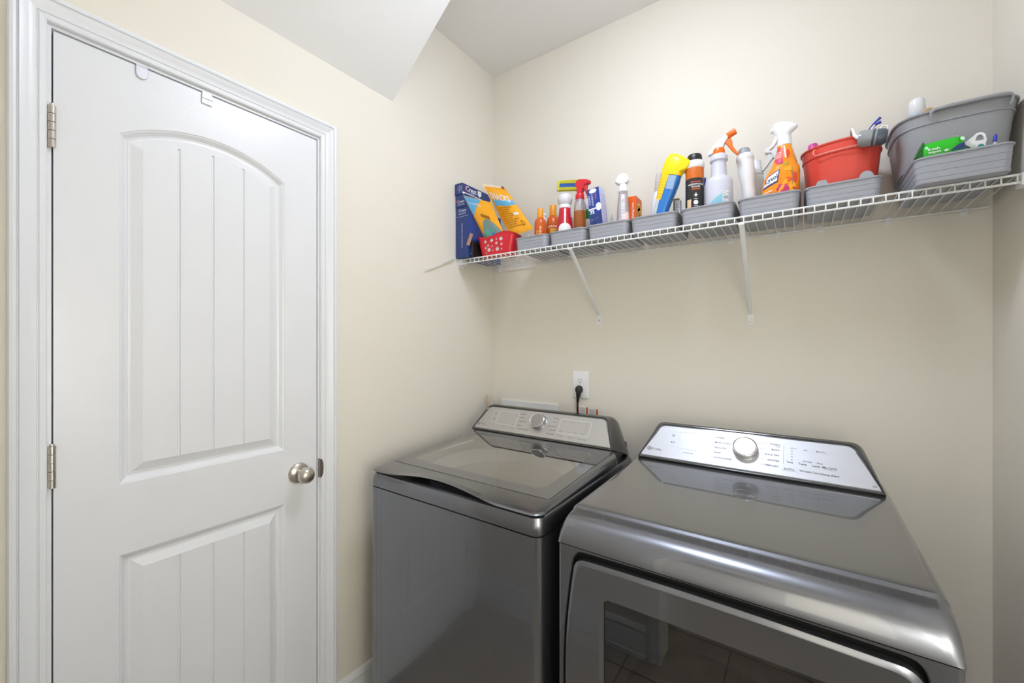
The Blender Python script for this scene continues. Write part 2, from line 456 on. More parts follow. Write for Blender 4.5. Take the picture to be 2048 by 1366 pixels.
# two over-the-door hooks
for nm, y, lab, pts in (
    ('over_door_hook', 0.310, 'rounded pale metal hook tab hung over the door top, nearer the hinges', [(-0.0115, 0.0), (0.0115, 0.0), (0.0115, -0.018), (0.009, -0.026), (0.004, -0.030), (-0.004, -0.030), (-0.009, -0.026), (-0.0115, -0.018)]),
    ('over_door_hook', 0.4485, 'square ridged pale metal hook tab hung over the door top, nearer the knob side', [(-0.0125, 0.0), (0.0125, 0.0), (0.0125, -0.029), (-0.0125, -0.029)])):
    h = thing(nm, lab, 'hook', (FX, y, 2.0432), group='hooks over the door top')
    sq = 'square' in lab
    mb = MB(); mb.prism([(a, b) for a, b in pts], 0.0012, 0.0042, 'yz')
    if sq:
        mb.box(0.004, 0.0062, -0.0125, 0.0125, -0.015, -0.012); 
    mb.build('tab', M_HOOK, h, smooth=30, bevel=0.0008)
    mb = MB(); mb.box(-0.036, 0.0042, -0.011, 0.011, 0.0, 0.0022); mb.build('top_plate', M_HOOK, h, smooth=0)

# ------------------------------------------------------------------ ceiling lamp (out of the frame, lights the room)
lamp = thing('ceiling_light', 'round flush ceiling light with glowing glass dome', 'ceiling light', (0.97, 0.94, ZC))
mb = MB(); mb.lathe([(0, 0), (0.165, 0), (0.165, -0.02), (0.15, -0.03), (0.02, -0.035), (0.02, -0.095), (0.152, -0.10), (0.152, -0.112), (0, -0.112)], n=32); mb.build('canopy', M_NICKEL, lamp)
mb = MB(); mb.lathe([(0.148, -0.112), (0.142, -0.137), (0.12, -0.162), (0.08, -0.182), (0.035, -0.193), (0.0, -0.195)], n=24, cap0=False); mb.build('glass_shade', mat('lit_glass', (0.95, 1.04, 1.24), 0.4, emit=LAMP_POWER), lamp, smooth=60)

# ------------------------------------------------------------------ washer and dryer
def fill(mb, loops, mi=0):
    """flat face between closed loops (first one outer, others holes)"""
    b = bmesh.new(); ed = []
    for lp in loops:
        vs = [b.verts.new(p) for p in lp]
        ed += [b.edges.new((vs[i], vs[(i + 1) % len(vs)])) for i in range(len(vs))]
    bmesh.ops.triangle_fill(b, use_beauty=True, use_dissolve=False, edges=ed)
    b.verts.index_update()
    mb._add([tuple(v.co) for v in b.verts], [[v.index for v in f.verts] for f in b.faces], mi)
    b.free()
def rel(base):
    m = MB(); m.xf = Matrix.Translation(-Vector(base)); return m

def trap(wb, wt, h, r, rb=0.004, n=6, ins=0.0):
    """trapezoid outline with rounded corners in face coordinates (a, b)"""
    wb -= ins; wt -= ins; P = [(-wb, 0 + ins), (wb, 0 + ins), (wt, h - ins), (-wt, h - ins)]; rs = [rb, rb, r, r]; out = []
    for i in range(4):
        p = Vector(P[i]); a = (Vector(P[i - 1]) - p).normalized(); c = (Vector(P[(i + 1) % 4]) - p).normalized()
        ang = a.angle(c); d = max(rs[i] - ins * 0.5, 0.002) / math.tan(ang / 2)
        s, e = p + a * d, p + c * d; 
        for k in range(n + 1):
            t = k / n
            q = (1 - t) ** 2 * s + 2 * t * (1 - t) * p + t * t * e
            out.append((q.x, q.y))
    return out

def console(root, base, xc, y0, z0, y1, z1, wb, wt, yback, zback0, zback1, panel_mat):
    up = Vector((0, y1 - y0, z1 - z0)); H = up.length; up.normalize(); X = Vector((1, 0, 0)); N = X.cross(up)
    O = Vector((xc, y0, z0))
    c = bpy.data.objects.new('control_console', None); COL.objects.link(c); c.parent = root
    def at(a, b, d=0.0): return tuple(O + X * a + up * b + N * d)
    rings = [[at(a, b, 0.000) for a, b in trap(wb, wt, H, 0.034, ins=0.007)],
             [at(a, b, 0.004) for a, b in trap(wb, wt, H, 0.034, ins=0.0045)],
             [at(a, b, 0.004) for a, b in trap(wb, wt, H, 0.034, ins=0.002)],
             [at(a, b, -0.002) for a, b in trap(wb, wt, H, 0.034)]]
    def back(t, grow, lift):
        out = []
        for a, b in trap(wb + grow, wt + grow, H, 0.034):
            p = Vector(at(a, b)); zb = zback0 + (zback1 - zback0) * b / H
            yb = yback + 0.015 * (1 - b / H)
            q = Vector((xc + a, yb, zb))
            r = p.lerp(q, t); r.z += lift * b / H; out.append(tuple(r))
        return out
    rings += [back(0.25, 0.005, 0.009), back(0.5, 0.009, 0.013), back(0.75, 0.009, 0.011), back(0.92, 0.006, 0.004), back(1.0, 0.0, -0.004)]
    mb = rel(base); mb.loft(rings)
    mb.loft([rrect(xc - wb + 0.004, xc + wb - 0.004, y0 + 0.004, yback + 0.010, 0.012, z) for z in (zback0 + 0.006, z0 - 0.001)])
    mb.build('shell', M_CONSOLE, c, smooth=50)
    mb = rel(base)
    fr = [[at(a, b, 0.0002) for a, b in trap(wb, wt, H, 0.034, ins=0.0095)], [at(a, b, 0.0026) for a, b in trap(wb, wt, H, 0.034, ins=0.0115)]]
    inner = [(a, 0.020 if b < 0.022 else b) for a, b in trap(wb, wt, H, 0.034, ins=0.0125)]
    mb.loft([fr[0], fr[1]], True, False)
    # face: flat field, with the lower edge rolling forward a little
    n = len(fr[1])
    mb.loft([fr[1], [at(a, b, 0.0026) for a, b in inner]], False, True)
    mb.build('face_panel', panel_mat, c, smooth=30)
    return c, at, H

def knob(parent, base, at, a, b, rad, h):
    """turned dial standing on the console face"""
    P0, P1 = Vector(at(a, b, 0.0026)), Vector(at(a, b, 1.0026)); n = (P1 - P0).normalized(); X = Vector((1, 0, 0)); U = n.cross(X)
    M = Matrix.Translation(P0 - Vector(base)) @ Matrix((X, U, n)).transposed().to_4x4()
    def mk(name, prof, m, sm=40):
        mb = MB(); mb.xf = M; mb.lathe(prof, n=48); return mb.build(name, m, parent, smooth=sm)
    k = mk('dial', [(0, 0), (rad * 1.03, 0), (rad * 1.03, h * 0.12), (rad, h * 0.14), (rad * 0.97, h * 0.8), (rad * 0.955, h * 0.82), (0, h * 0.82)], M_KNOB)
    return k, M, mk

# ---- washer
WB = (0.477, 1.231, 0.0)
washer = thing('washing_machine', 'dark grey top-load washer with a glass lid, left of the dryer', 'washer', WB)
wx0, wx1, wy0, wy1 = 0.133, 0.821, 0.877, 1.585
mb = rel(WB)
mb.loft([rrect(wx0, wx1, wy0, wy1, 0.028, z) for z in (0.025, 0.8615)])
mb.build('cabinet', M_APPL, washer, smooth=30)
for fx in (0.17, 0.785):
    for fy in (0.92, 1.54):
        mb = rel(WB); mb.lathe([(0.018, 0), (0.018, 0.012), (0.01, 0.012), (0.01, 0.03)], (fx, fy, 0), 12); mb.build('foot', M_BLACK, washer)
mb = rel(WB)
hole = [(0.477 + 0.262 * cos(2 * PI * k / 48), 1.185 + 0.245 * sin(2 * PI * k / 48), 0.911) for k in range(48)]
rim = [rrect(wx0 + 0.001, wx1 - 0.001, wy0 + 0.001, wy1, 0.028, 0.8645), rrect(wx0, wx1, wy0, wy1, 0.028, 0.868), rrect(wx0 + 0.002, wx1 - 0.002, wy0 + 0.002, wy1, 0.028, 0.893),
       rrect(wx0 + 0.006, wx1 - 0.006, wy0 + 0.007, wy1 - 0.002, 0.028, 0.907), rrect(wx0 + 0.010, wx1 - 0.010, wy0 + 0.013, wy1 - 0.004, 0.028, 0.911)]
mb.loft(rim, False, False)
fill(mb, [rim[-1], hole])
mb.build('top_cover', M_APPL, washer, smooth=30)
mb = rel(WB)
mb.loft([hole, [(0.477 + (x - 0.477) * 0.985, 1.185 + (y - 1.185) * 0.985, 0.882) for x, y, z in hole], [(0.477 + (x - 0.477) * 0.93, 1.185 + (y - 1.185) * 0.93, 0.866) for x, y, z in hole],
         [(0.477 + (x - 0.477) * 0.90, 1.185 + (y - 1.185) * 0.95, 0.840) for x, y, z in hole]], False, False)
mb.build('tub_ring', mat('pale_tub_plastic', (0.62, 0.61, 0.585), 0.35), washer, smooth=50)
mb = rel(WB)
mb.lathe([(0.234, 0.842), (0.236, 0.80), (0.232, 0.79), (0.236, 0.78), (0.236, 0.71), (0.232, 0.70), (0.236, 0.69), (0.236, 0.60), (0.225, 0.56), (0.06, 0.555), (0.055, 0.60), (0.03, 0.615), (0, 0.615)], (0.477, 1.185, 0), 48, cap0=False)
mb.build('steel_basket', mat('basket_steel', (0.56, 0.52, 0.45), 0.33, metal=0.85), washer, smooth=50)
# lid: rim that rolls down at the sides and far down at the front, with a scooped finger gap
lid = bpy.data.objects.new('lid', None); COL.objects.link(lid); lid.parent = washer
def zt(y): return 0.930 + (y - 0.955) * 0.0565
def scoop(x):
    t = (x - 0.215) / 0.47
    return 0.0 if t <= 0 or t >= 1 else sin(PI * t) ** 1.3
def lid_ring_dense(phi, under=0.0):
    ph = R(phi); f = 1 - cos(ph); r = rrect(0.136 + 0.017 * f + under * 0.4, 0.820 - 0.017 * f - under * 0.4, 0.874 + 0.083 * f + under, 1.434, 0.034, 0, 8)
    i0 = 26   # last vertex of the front-left corner arc; the straight front edge follows
    a, b_ = r[i0], r[(i0 + 1) % len(r)]
    ins = [tuple(Vector(a).lerp(Vector(b_), k / 30)) for k in range(1, 30)]
    r = r[:i0 + 1] + ins + r[i0 + 1:]
    out = []
    for x, y, z in r:
        zb = 0.9172; front = max(0.0, min(1.0, (0.93 - (y - 0.083 * f - under)) / 0.03)); k = scoop(x) * front
        zb += 0.020 * k
        out.append((x, y + 0.010 * k * (1 - f), zb + (zt(y) - zb) * sin(ph) - (0.0 if under == 0 else -0.002)))
    return out
win = [(x, y, zt(y)) for x, y, z in rrect(0.190, 0.768, 1.000, 1.385, 0.03, 0)]
rings = [lid_ring_dense(0, 0.022)] + [lid_ring_dense(p) for p in (0, 12, 24, 36, 48, 60, 72, 82, 90)]
mb = rel(WB); mb.loft(rings, False, False); fill(mb, [rings[-1], win])
mb.loft([win, [(x, y, z - 0.012) for x, y, z in win]], False, False)
mb.build('lid_frame', M_APPL, lid, smooth=40)
go = [(x, y, zt(y) + 0.0012) for x, y, z in rrect(0.158, 0.797, 0.962, 1.430, 0.014, 0)]
gi = [(x, y, zt(y) + 0.0012) for x, y, z in rrect(0.200, 0.748, 1.010, 1.372, 0.03, 0)]
mb = rel(WB); fill(mb, [go, gi]); mb.loft([[(x, y, z - 0.001) for x, y, z in go], go], False, False)
mb.build('glass_border', mat('frosted_grey_glass_edge', (0.25, 0.252, 0.262), 0.05, metal=0.75), lid, smooth=0)
mb = rel(WB); fill(mb, [gi])
mb.build('glass_pane', pane_mat('lid_glass', (0.80, 0.79, 0.77), 1.6, 0.38), lid, smooth=0)
wc, wat, wH = console(washer, WB, 0.4525, 1.436, 0.957, 1.518, 1.062, 0.337, 0.294, 1.60, 0.90, 1.030, M_SILVER2)
kp, KM, mk = knob(wc, WB, wat, 0.0, 0.073, 0.0345, 0.030)
mk('dial_cap', [(0.0285, 0.0246), (0.0315, 0.0262), (0.0335, 0.0252), (0.0338, 0.0238)], M_CHROME).parent = wc
mk('dial_face', [(0, 0.0254), (0.0290, 0.0252)], mat('dial_face_grey', (0.36, 0.35, 0.36), 0.3, metal=0.9)).parent = wc
pr = Print(); fn = lambda a, b: tuple(Vector(wat(a + 0.005, b * 0.915, 0.0030)) - Vector(WB))
for a, b, t in ((-0.096, 0.112, 'NORMAL'), (-0.094, 0.0925, 'WHITES'), (-0.090, 0.0735, 'DELICATES'), (-0.0889, 0.053, 'JEANS'), (-0.0795, 0.036, 'DOWNLOADED')):
    pr.text(fn, t, a - 0.016, b, 0.0072, 0, 'LEFT', bold=0.00008)
    pr.rect(fn, a + 0.030, -0.038 if 0.05 < b < 0.1 else -0.030, b, b + 0.0006, 1)
for a, b, t in ((0.080, 0.110, 'TOWELS'), (0.080, 0.091, 'BULKY'), (0.080, 0.070, 'QUICK WASH'), (0.080, 0.0515, 'SANITIZE'), (0.080, 0.032, 'RINSE+SPIN')):
    pr.text(fn, t, a, b, 0.0070, 0, 'RIGHT', bold=0.00008)
    pr.rect(fn, 0.036, a - 0.044, b, b + 0.0006, 1)
pr.frame(fn, -0.222, -0.116, 0.046, 0.117, 0.0014, 1); pr.frame(fn, -0.252, -0.228, 0.052, 0.112, 0.0008, 1)
pr.frame(fn, 0.090, 0.226, 0.0435, 0.1125, 0.0014, 1)
pr.ring(fn, -0.240, 0.099, 0.0030, 0.0042, 0, 16, 110, 430); pr.rect(fn, -0.2405, -0.2395, 0.099, 0.1045, 0)
pr.poly(fn, [(-0.2445, 0.0665), (-0.2445, 0.0735), (-0.2385, 0.070)], 0); pr.rect(fn, -0.2370, -0.2357, 0.0665, 0.0735, 0); pr.rect(fn, -0.2345, -0.2332, 0.0665, 0.0735, 0)
pr.ring(fn, -0.312, 0.034, 0.0055, 0.0070, 0); pr.text(fn, 'GE', -0.312, 0.034, 0.0070, 0, bold=0.0001)
pr.text(fn, 'Profile', -0.302, 0.034, 0.0105, 0, 'LEFT')
pr.text(fn, 'Soak', -0.177, 0.0355, 0.0068, 0); pr.text(fn, 'Extra Rinse', -0.129, 0.033, 0.0060, 0); pr.text(fn, 'Time', -0.128, 0.0515, 0.0058, 0)
for a, t in ((0.105, 'Temp'), (0.1384, 'Soil'), (0.1685, 'Spin'), (0.201, 'Rinse')): pr.text(fn, t, a, 0.0530, 0.0068, 0)
for a, t in ((0.109, 'Hot'), (0.142, 'Heavy'), (0.172, 'Max'), (0.206, 'Extra')): pr.text(fn, t, a, 0.1025, 0.0055, 0)
for k in range(3): pr.text(fn, ('Warm', 'Cool', 'Cold')[k], 0.207, 0.092 - 0.013 * k, 0.0045, 0)
for a, b, t in ((0.108, 0.0298, 'My Cycle'), (0.156, 0.0293, 'Deep Fill'), (0.204, 0.0280, 'Delay Wash')): pr.text(fn, t, a, b, 0.0070, 0)
pr.build('panel_print', [M_INK, M_INKPALE], wc)

# ---- dryer
DB = (1.209, 1.243, 0.0)
dryer = thing('clothes_dryer', 'dark grey front-load dryer with a silver control console, right of the washer', 'dryer', DB)
dx0, dx1 = 0.866, 1.552
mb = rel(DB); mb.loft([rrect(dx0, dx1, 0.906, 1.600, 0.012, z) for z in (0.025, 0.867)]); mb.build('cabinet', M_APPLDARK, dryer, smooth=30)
for fx in (0.90, 1.515):
    for fy in (0.95, 1.55):
        mb = rel(DB); mb.lathe([(0.018, 0), (0.018, 0.012), (0.01, 0.012), (0.01, 0.03)], (fx, fy, 0), 12); mb.build('foot', M_BLACK, dryer)
def door_outline(off=0.0, top=0.0, n=10):
    xc = 1.209; hw = lambda z: 0.294 + 0.030 * (1 - ((z - 0.56) / 0.30) ** 2)
    zt_, zb_ = 0.846 + off + top, 0.275 - off; r = 0.030
    L = []
    zs = [zb_ + r + (zt_ - 2 * r - zb_) * k / 14 for k in range(15)]
    right = [(xc + hw(min(z, 0.846)) + off, z) for z in zs]
    def corner(p, q, c, m=6): 
        return [tuple((1 - t) ** 2 * Vector(p) + 2 * t * (1 - t) * Vector(c) + t * t * Vector(q)) for t in [k / m for k in range(1, m)]]
    pr_, tr = right[-1], (xc + hw(0.84) + off - r, zt_)
    rt = right + corner(pr_, tr, (pr_[0] - 0.003, zt_)) + [tr]
    top_pts = [(tr[0] - (2 * (tr[0] - xc)) * k / 12, zt_ + 0.004 * sin(PI * k / 12)) for k in range(1, 12)]
    left = [(2 * xc - x, z) for x, z in reversed(rt)]
    br = (right[0][0] - r, zb_)
    bot = corner((2 * xc - right[0][0], right[0][1]), (2 * xc - br[0], zb_), (2 * xc - right[0][0], zb_)) + [(2 * xc - br[0], zb_), br] + corner(br, right[0], (right[0][0], zb_))
    return rt + top_pts + left + bot
ho = door_outline(0.006, 0.009); do = door_outline()
def fpo(i): return [(dx0 + i, 0.026), (dx1 - i, 0.026), (dx1 - i, 0.8665), (dx0 + i, 0.8665)]
mb = rel(DB)
fill(mb, [[(x, 0.8855, z) for x, z in fpo(0.008)], [(x, 0.8855, z) for x, z in ho]])
mb.loft([[(x, 0.8855, z) for x, z in fpo(0.008)], [(x, 0.8875, z) for x, z in fpo(0.003)], [(x, 0.893, z) for x, z in fpo(0.0)], [(x, 0.909, z) for x, z in fpo(0.0)]], False, False)
mb.loft([[(x, 0.8855, z) for x, z in ho], [(x, 0.888, z) for x, z in door_outline(0.004, 0.009)]], False, False)
mb.build('front_panel', M_APPL, dryer, smooth=30)
mb = rel(DB); mb.loft([[(x, 0.888, z) for x, z in door_outline(0.004, 0.009)], [(x, 0.905, z) for x, z in door_outline(0.004, 0.009)]], False, True); mb.build('door_recess', M_DARK, dryer, smooth=0)
prof = [(1.600, 0.945), (1.450, 0.947), (1.30, 0.9445), (1.10, 0.9405), (0.980, 0.9383), (0.966, 0.9378), (0.961, 0.9365), (0.957, 0.9330), (0.950, 0.9312), (0.936, 0.9292), (0.920, 0.9245), (0.906, 0.9165), (0.895, 0.9050), (0.8885, 0.8920), (0.8850, 0.8790), (0.8840, 0.8690)]
st = []
rr = 0.020
for k in range(7): st.append((dx0 + rr - rr * cos(R(15 * k)), rr * (1 - sin(R(15 * k)))))
sts = [(dx0, 9)] + st + [(dx0 + (dx1 - dx0) * k / 8, 0.0) for k in range(1, 8)] + [(dx0 + dx1 - x, d) for x, d in reversed(st)] + [(dx1, 9)]
mb = rel(DB)
mb.grid(lambda u, v: (sts[round(u * (len(sts) - 1))][0], prof[round(v * (len(prof) - 1))][0], max(0.869, prof[round(v * (len(prof) - 1))][1] - sts[round(u * (len(sts) - 1))][1])), len(sts) - 1, len(prof) - 1)
mb.build('top_cover', M_APPLTOP, dryer, smooth=50)
dd = bpy.data.objects.new('dryer_door', None); COL.objects.link(dd); dd.parent = dryer
wo = rrect(0.975, 1.443, 0.365, 0.776, 0.016, 0); wo = [(x, z) for x, z, _ in wo]
wi = [(x, z) for x, z, _ in rrect(0.986, 1.432, 0.372, 0.773, 0.010, 0)]
mb = rel(DB)
mb.loft([[(x, 0.903, z) for x, z in door_outline(-0.001)], [(x, 0.889, z) for x, z in do], [(x, 0.883, z) for x, z in door_outline(-0.002)], [(x, 0.8795, z) for x, z in door_outline(-0.007)], [(x, 0.8785, z) for x, z in door_outline(-0.012)]], True, False)
fill(mb, [[(x, 0.8785, z) for x, z in door_outline(-0.012)], [(x, 0.8785, z) for x, z in wo]])
mb.build('door_skin', M_APPL, dd, smooth=35)
mb = rel(DB); mb.loft([[(x, 0.8785, z) for x, z in wo], [(x, 0.8805, z) for x, z in wi], [(x, 0.888, z) for x, z in wi]], False, False); mb.build('window_frame', M_APPL, dd, smooth=0)
mb = rel(DB); fill(mb, [[(x, 0.8835, z) for x, z in wi]]); mb.build('window_pane', pane_mat('smoked_glass', (0.35, 0.35, 0.36), 1.9), dd, smooth=0)
mb = rel(DB); mb.box(0.98, 1.438, 0.894, 0.896, 0.37, 0.775); mb.build('window_backing', mat('grey_backing', (0.10, 0.10, 0.10), 0.6), dd, smooth=0)
mb = rel(DB); mb.lathe([(0, -0.8895), (0.185, -0.8895), (0.19, -0.8935)], (1.213, 0, 0.54), 40, ax='y', cap0=False)
mb.build('porthole', M_BLACK, dd, smooth=0)
dc, dat, dH = console(dryer, DB, 1.2065, 1.451, 0.949, 1.546, 1.059, 0.331, 0.279, 1.60, 0.905, 1.030, M_SILVER)
kp, KM, mk = knob(dc, DB, dat, 0.0, 0.080, 0.0350, 0.026)
mk('dial_cap', [(0.0285, 0.0213), (0.0315, 0.0228), (0.0338, 0.0218), (0.0342, 0.0205)], M_CHROME).parent = dc
mk('dial_face', [(0, 0.0222), (0.0290, 0.0220)], mat('spun_metal', (0.62, 0.63, 0.65), 0.25, metal=1.0)).parent = dc
nt = MATS['spun_metal'].node_tree
tn = nt.nodes.new('ShaderNodeTangent'); tn.direction_type = 'RADIAL'; tn.axis = 'Z'
nt.links.new(tn.outputs[0], nt.nodes['Principled BSDF'].inputs['Tangent']); nt.nodes['Principled BSDF'].inputs['Anisotropic'].default_value = 0.8
pr = Print(); fn = lambda a, b: tuple(Vector(dat(a, b, 0.0030)) - Vector(DB))
for a, b, t in ((-0.0900, 0.1115, 'NORMAL'), (-0.0895, 0.0930, 'MIXED LOADS'), (-0.0890, 0.0740, 'DELICATES'), (-0.0885, 0.0565, 'JEANS'), (-0.0880, 0.0385, 'DOWNLOADED')):
    pr.text(fn, t, a, b, 0.0072, 0, 'LEFT', bold=0.0001)
    pr.rect(fn, a + 0.046 if len(t) > 6 else a + 0.032, -0.034, b, b + 0.0005, 2)
pr.rect(fn, -0.090, -0.074, 0.1050, 0.1055, 0)
for a, b, t in ((0.0925, 0.1105, 'TOWELS'), (0.0920, 0.0920, 'BULKY'), (0.0910, 0.0740, 'QUICK DRY'), (0.0905, 0.0560, 'SANITIZE'), (0.0900, 0.0380, 'TIMED DRY')):
    pr.text(fn, t, a, b, 0.0072, 0, 'RIGHT', bold=0.0001)
    pr.rect(fn, 0.036, a - 0.036, b, b + 0.0005, 2)
pr.text(fn, '/Sheets', 0.0925, 0.1040, 0.0045, 0, 'RIGHT')
pr.ring(fn, -0.2219, 0.0985, 0.0032, 0.0044, 0, 18, 110, 430); pr.rect(fn, -0.2224, -0.2214, 0.0985, 0.1045, 0)
pr.poly(fn, [(-0.2265, 0.0690), (-0.2265, 0.0755), (-0.2205, 0.0722)], 0); pr.rect(fn, -0.2185, -0.2172, 0.0690, 0.0755, 0); pr.rect(fn, -0.2160, -0.2147, 0.0690, 0.0755, 0)
pr.frame(fn, -0.236, -0.208, 0.058, 0.113, 0.0004, 1); pr.frame(fn, -0.200, -0.130, 0.052, 0.116, 0.0005, 1)
pr.ring(fn, -0.2947, 0.0375, 0.0058, 0.0073, 0); pr.text(fn, 'GE', -0.2947, 0.0375, 0.0074, 0, bold=0.0001)
pr.text(fn, 'Profile', -0.2845, 0.0370, 0.0118, 0, 'LEFT')
pr.text(fn, 'Washer Link', -0.166, 0.0395, 0.0060, 0)
pr.rect(fn, 0.1012, 0.1022, 0.0490, 0.1110, 2); pr.rect(fn, 0.231, 0.2316, 0.0490, 0.1080, 1)
for b, t in ((0.1055, '60 min'), (0.0955, '50'), (0.0858, '40'), (0.0765, '30'), (0.0668, '20')): pr.text(fn, t, 0.1195, b, 0.0056, 0, 'LEFT')
for a, b, t, s in ((0.1173, 0.0575, 'Time', 0.0080), (0.1563, 0.1040, 'Hot', 0.0056), (0.1929, 0.1040, 'More Dry', 0.0056), (0.1607, 0.0672, 'No Heat', 0.0056), (0.1897, 0.0664, 'Damp', 0.0056), (0.1491, 0.0570, 'Temp', 0.0088), (0.1808, 0.0560, 'Level', 0.0088), (0.2122, 0.0560, 'My Cycle', 0.0090), (0.1167, 0.0352, 'ecoDry', 0.0086), (0.1650, 0.0350, 'Wrinkle Care', 0.0084), (0.2120, 0.0340, 'Damp Alert', 0.0088)):
    pr.text(fn, t, a, b, s, 0, bold=0.0001)
pr.rect(fn, 0.098, 0.136, 0.0292, 0.0297, 0); pr.rect(fn, 0.198, 0.226, 0.0500, 0.0505, 0)
pr.ring(fn, 0.3072, 0.0215, 0.0030, 0.0042, 0, 16, 150, 420); pr.ell(fn, 0.3072, 0.0215, 0.0012, 0.0012, 0, 8); pr.ell(fn, 0.3060, 0.0300, 0.0008, 0.0008, 0, 8)
pr.build('panel_print', [M_INK, mat('ghost_ink', (0.55, 0.56, 0.60), 0.5), mat('mid_ink', (0.38, 0.38, 0.42), 0.5)], dc)

# ------------------------------------------------------------------ wire shelf on the back wall
SB = (0.0, YB, 1.735)
shelf = thing('wire_shelf', 'long white wire shelf on the back wall above the two machines', 'shelf', SB)
YF, ZT, ZL = 1.475, 1.7500, 1.7300
def rail(name, y, z, r, x0=0.006, x1=1.790):
    mb = rel(SB); mb.tube([(x0, y, z), (x1, y, z)], r, 10); return mb.build(name, M_WIRE, shelf, smooth=60)
rail('front_rail', YF + 0.001, ZT - 0.0015, 0.0030); rail('lower_rail', YF + 0.001, ZL, 0.0030)
rail('back_rail', 1.738, ZT - 0.0095, 0.0030)
mb = MB(); mb.tube([(0, -0.012, ZT - 0.005 - SB[2]), (0, YF - YB + 0.002, ZT - SB[2]), (0, YF - YB - 0.0015, ZT - 0.003 - SB[2]), (0, YF - YB - 0.0018, ZL - 0.002 - SB[2])], 0.00165, 6)
w0 = mb.build('wire', M_WIRE, shelf, smooth=60)
nw = 69
for k in range(nw):
    o = w0 if k == 0 else bpy.data.objects.new('wire', w0.data)
    if k: COL.objects.link(o); o.parent = shelf
    o.location = (0.026 + 1.742 * k / (nw - 1), 0, 0)
for x, flip in ((0.0, 1), (XR, -1)):
    mb = rel(SB)
    X = lambda d: x + flip * d
    mb.box(min(X(0.0), X(0.027)), max(X(0.0), X(0.027)), YF - 0.007, YF + 0.030, ZL - 0.008, ZT + 0.0015)
    mb.box(min(X(0.0), X(0.003)), max(X(0.0), X(0.003)), YF - 0.010, YF + 0.034, ZL - 0.016, ZT + 0.010)
    mb.tube([(X(0.002), YF + 0.014, ZL - 0.010), (X(0.0055), YF + 0.014, ZL - 0.010)], 0.0035, 10)
    mb.build('end_bracket', M_WHITE, shelf, smooth=0, bevel=0.0025)
for x in (0.042, 0.355, 0.641, 0.761, 1.082, 1.133, 1.284, 1.405, 1.575, 1.743):
    mb = rel(SB)
    mb.box(x - 0.007, x + 0.007, 1.733, YB, ZT - 0.013, ZT - 0.006)
    mb.box(x - 0.008, x + 0.008, YB - 0.004, YB, ZT - 0.024, ZT + 0.004)
    mb.tube([(x, YB - 0.0035, ZT - 0.0175), (x, YB - 0.007, ZT - 0.0175)], 0.004, 10)
    mb.build('wall_clip', M_WIRE, shelf, smooth=0, bevel=0.001)
for x0, x1, zb in ((0.598, 0.605, 1.456), (1.198, 1.200, 1.438)):
    mb = rel(SB)
    a, b = Vector((x0, YF + 0.002, ZL - 0.004)), Vector((x1, YB - 0.003, zb + 0.020))
    d = (b - a).normalized(); sx = Vector((1, 0, 0)); n = d.cross(sx).normalized()
    ring = lambda p, w: [tuple(p + sx * (w * u) + n * t) for u, t in ((-1, -0.0012), (-0.75, 0.0022), (0.75, 0.0022), (1, -0.0012), (0.7, 0.0004), (-0.7, 0.0004))]
    mb.loft([ring(a, 0.0080), ring(a.lerp(b, 0.5), 0.0072), ring(b, 0.0055)])
    mb.box(x0 - 0.008, x0 + 0.008, YF - 0.004, YF + 0.006, ZL - 0.007, ZL - 0.002)
    br = mb.build('brace', M_WIRE, shelf, smooth=30)
    mb = rel(SB); mb.box(x1 - 0.0105, x1 + 0.0105, YB - 0.0035, YB, zb - 0.022, zb + 0.021)
    mb.build('foot_plate', M_WIRE, br, smooth=0, bevel=0.003)
    mb = rel(SB); mb.lathe([(0, -(YB - 0.0055)), (0.0035, -(YB - 0.0050)), (0.0045, -(YB - 0.0035))], (x1, 0, zb - 0.004), 12, ax='y'); mb.build('screw', M_STEEL, br, smooth=40)
# stick poking out past the left end of the shelf
tk = thing('flat_stick', 'thin flat grey stick poking out past the left end of the wire shelf', 'stick', (0.012, 1.44, 1.7525))
mb = MB(); mb.xf = Matrix.Rotation(R(23.5), 4, 'X')
mb.box(-0.004, 0.004, -0.205, 0.0, -0.0012, 0.0012); mb.build('stick', M_WIRE, tk, smooth=0, bevel=0.0006)
mb = MB(); mb.xf = Matrix.Rotation(R(23.5), 4, 'X')
mb.box(-0.0046, 0.0046, -0.095, -0.01, -0.0016, -0.0008); mb.build('dark_strip', mat('dark_strip', (0.10, 0.10, 0.09), 0.5), tk, smooth=0)

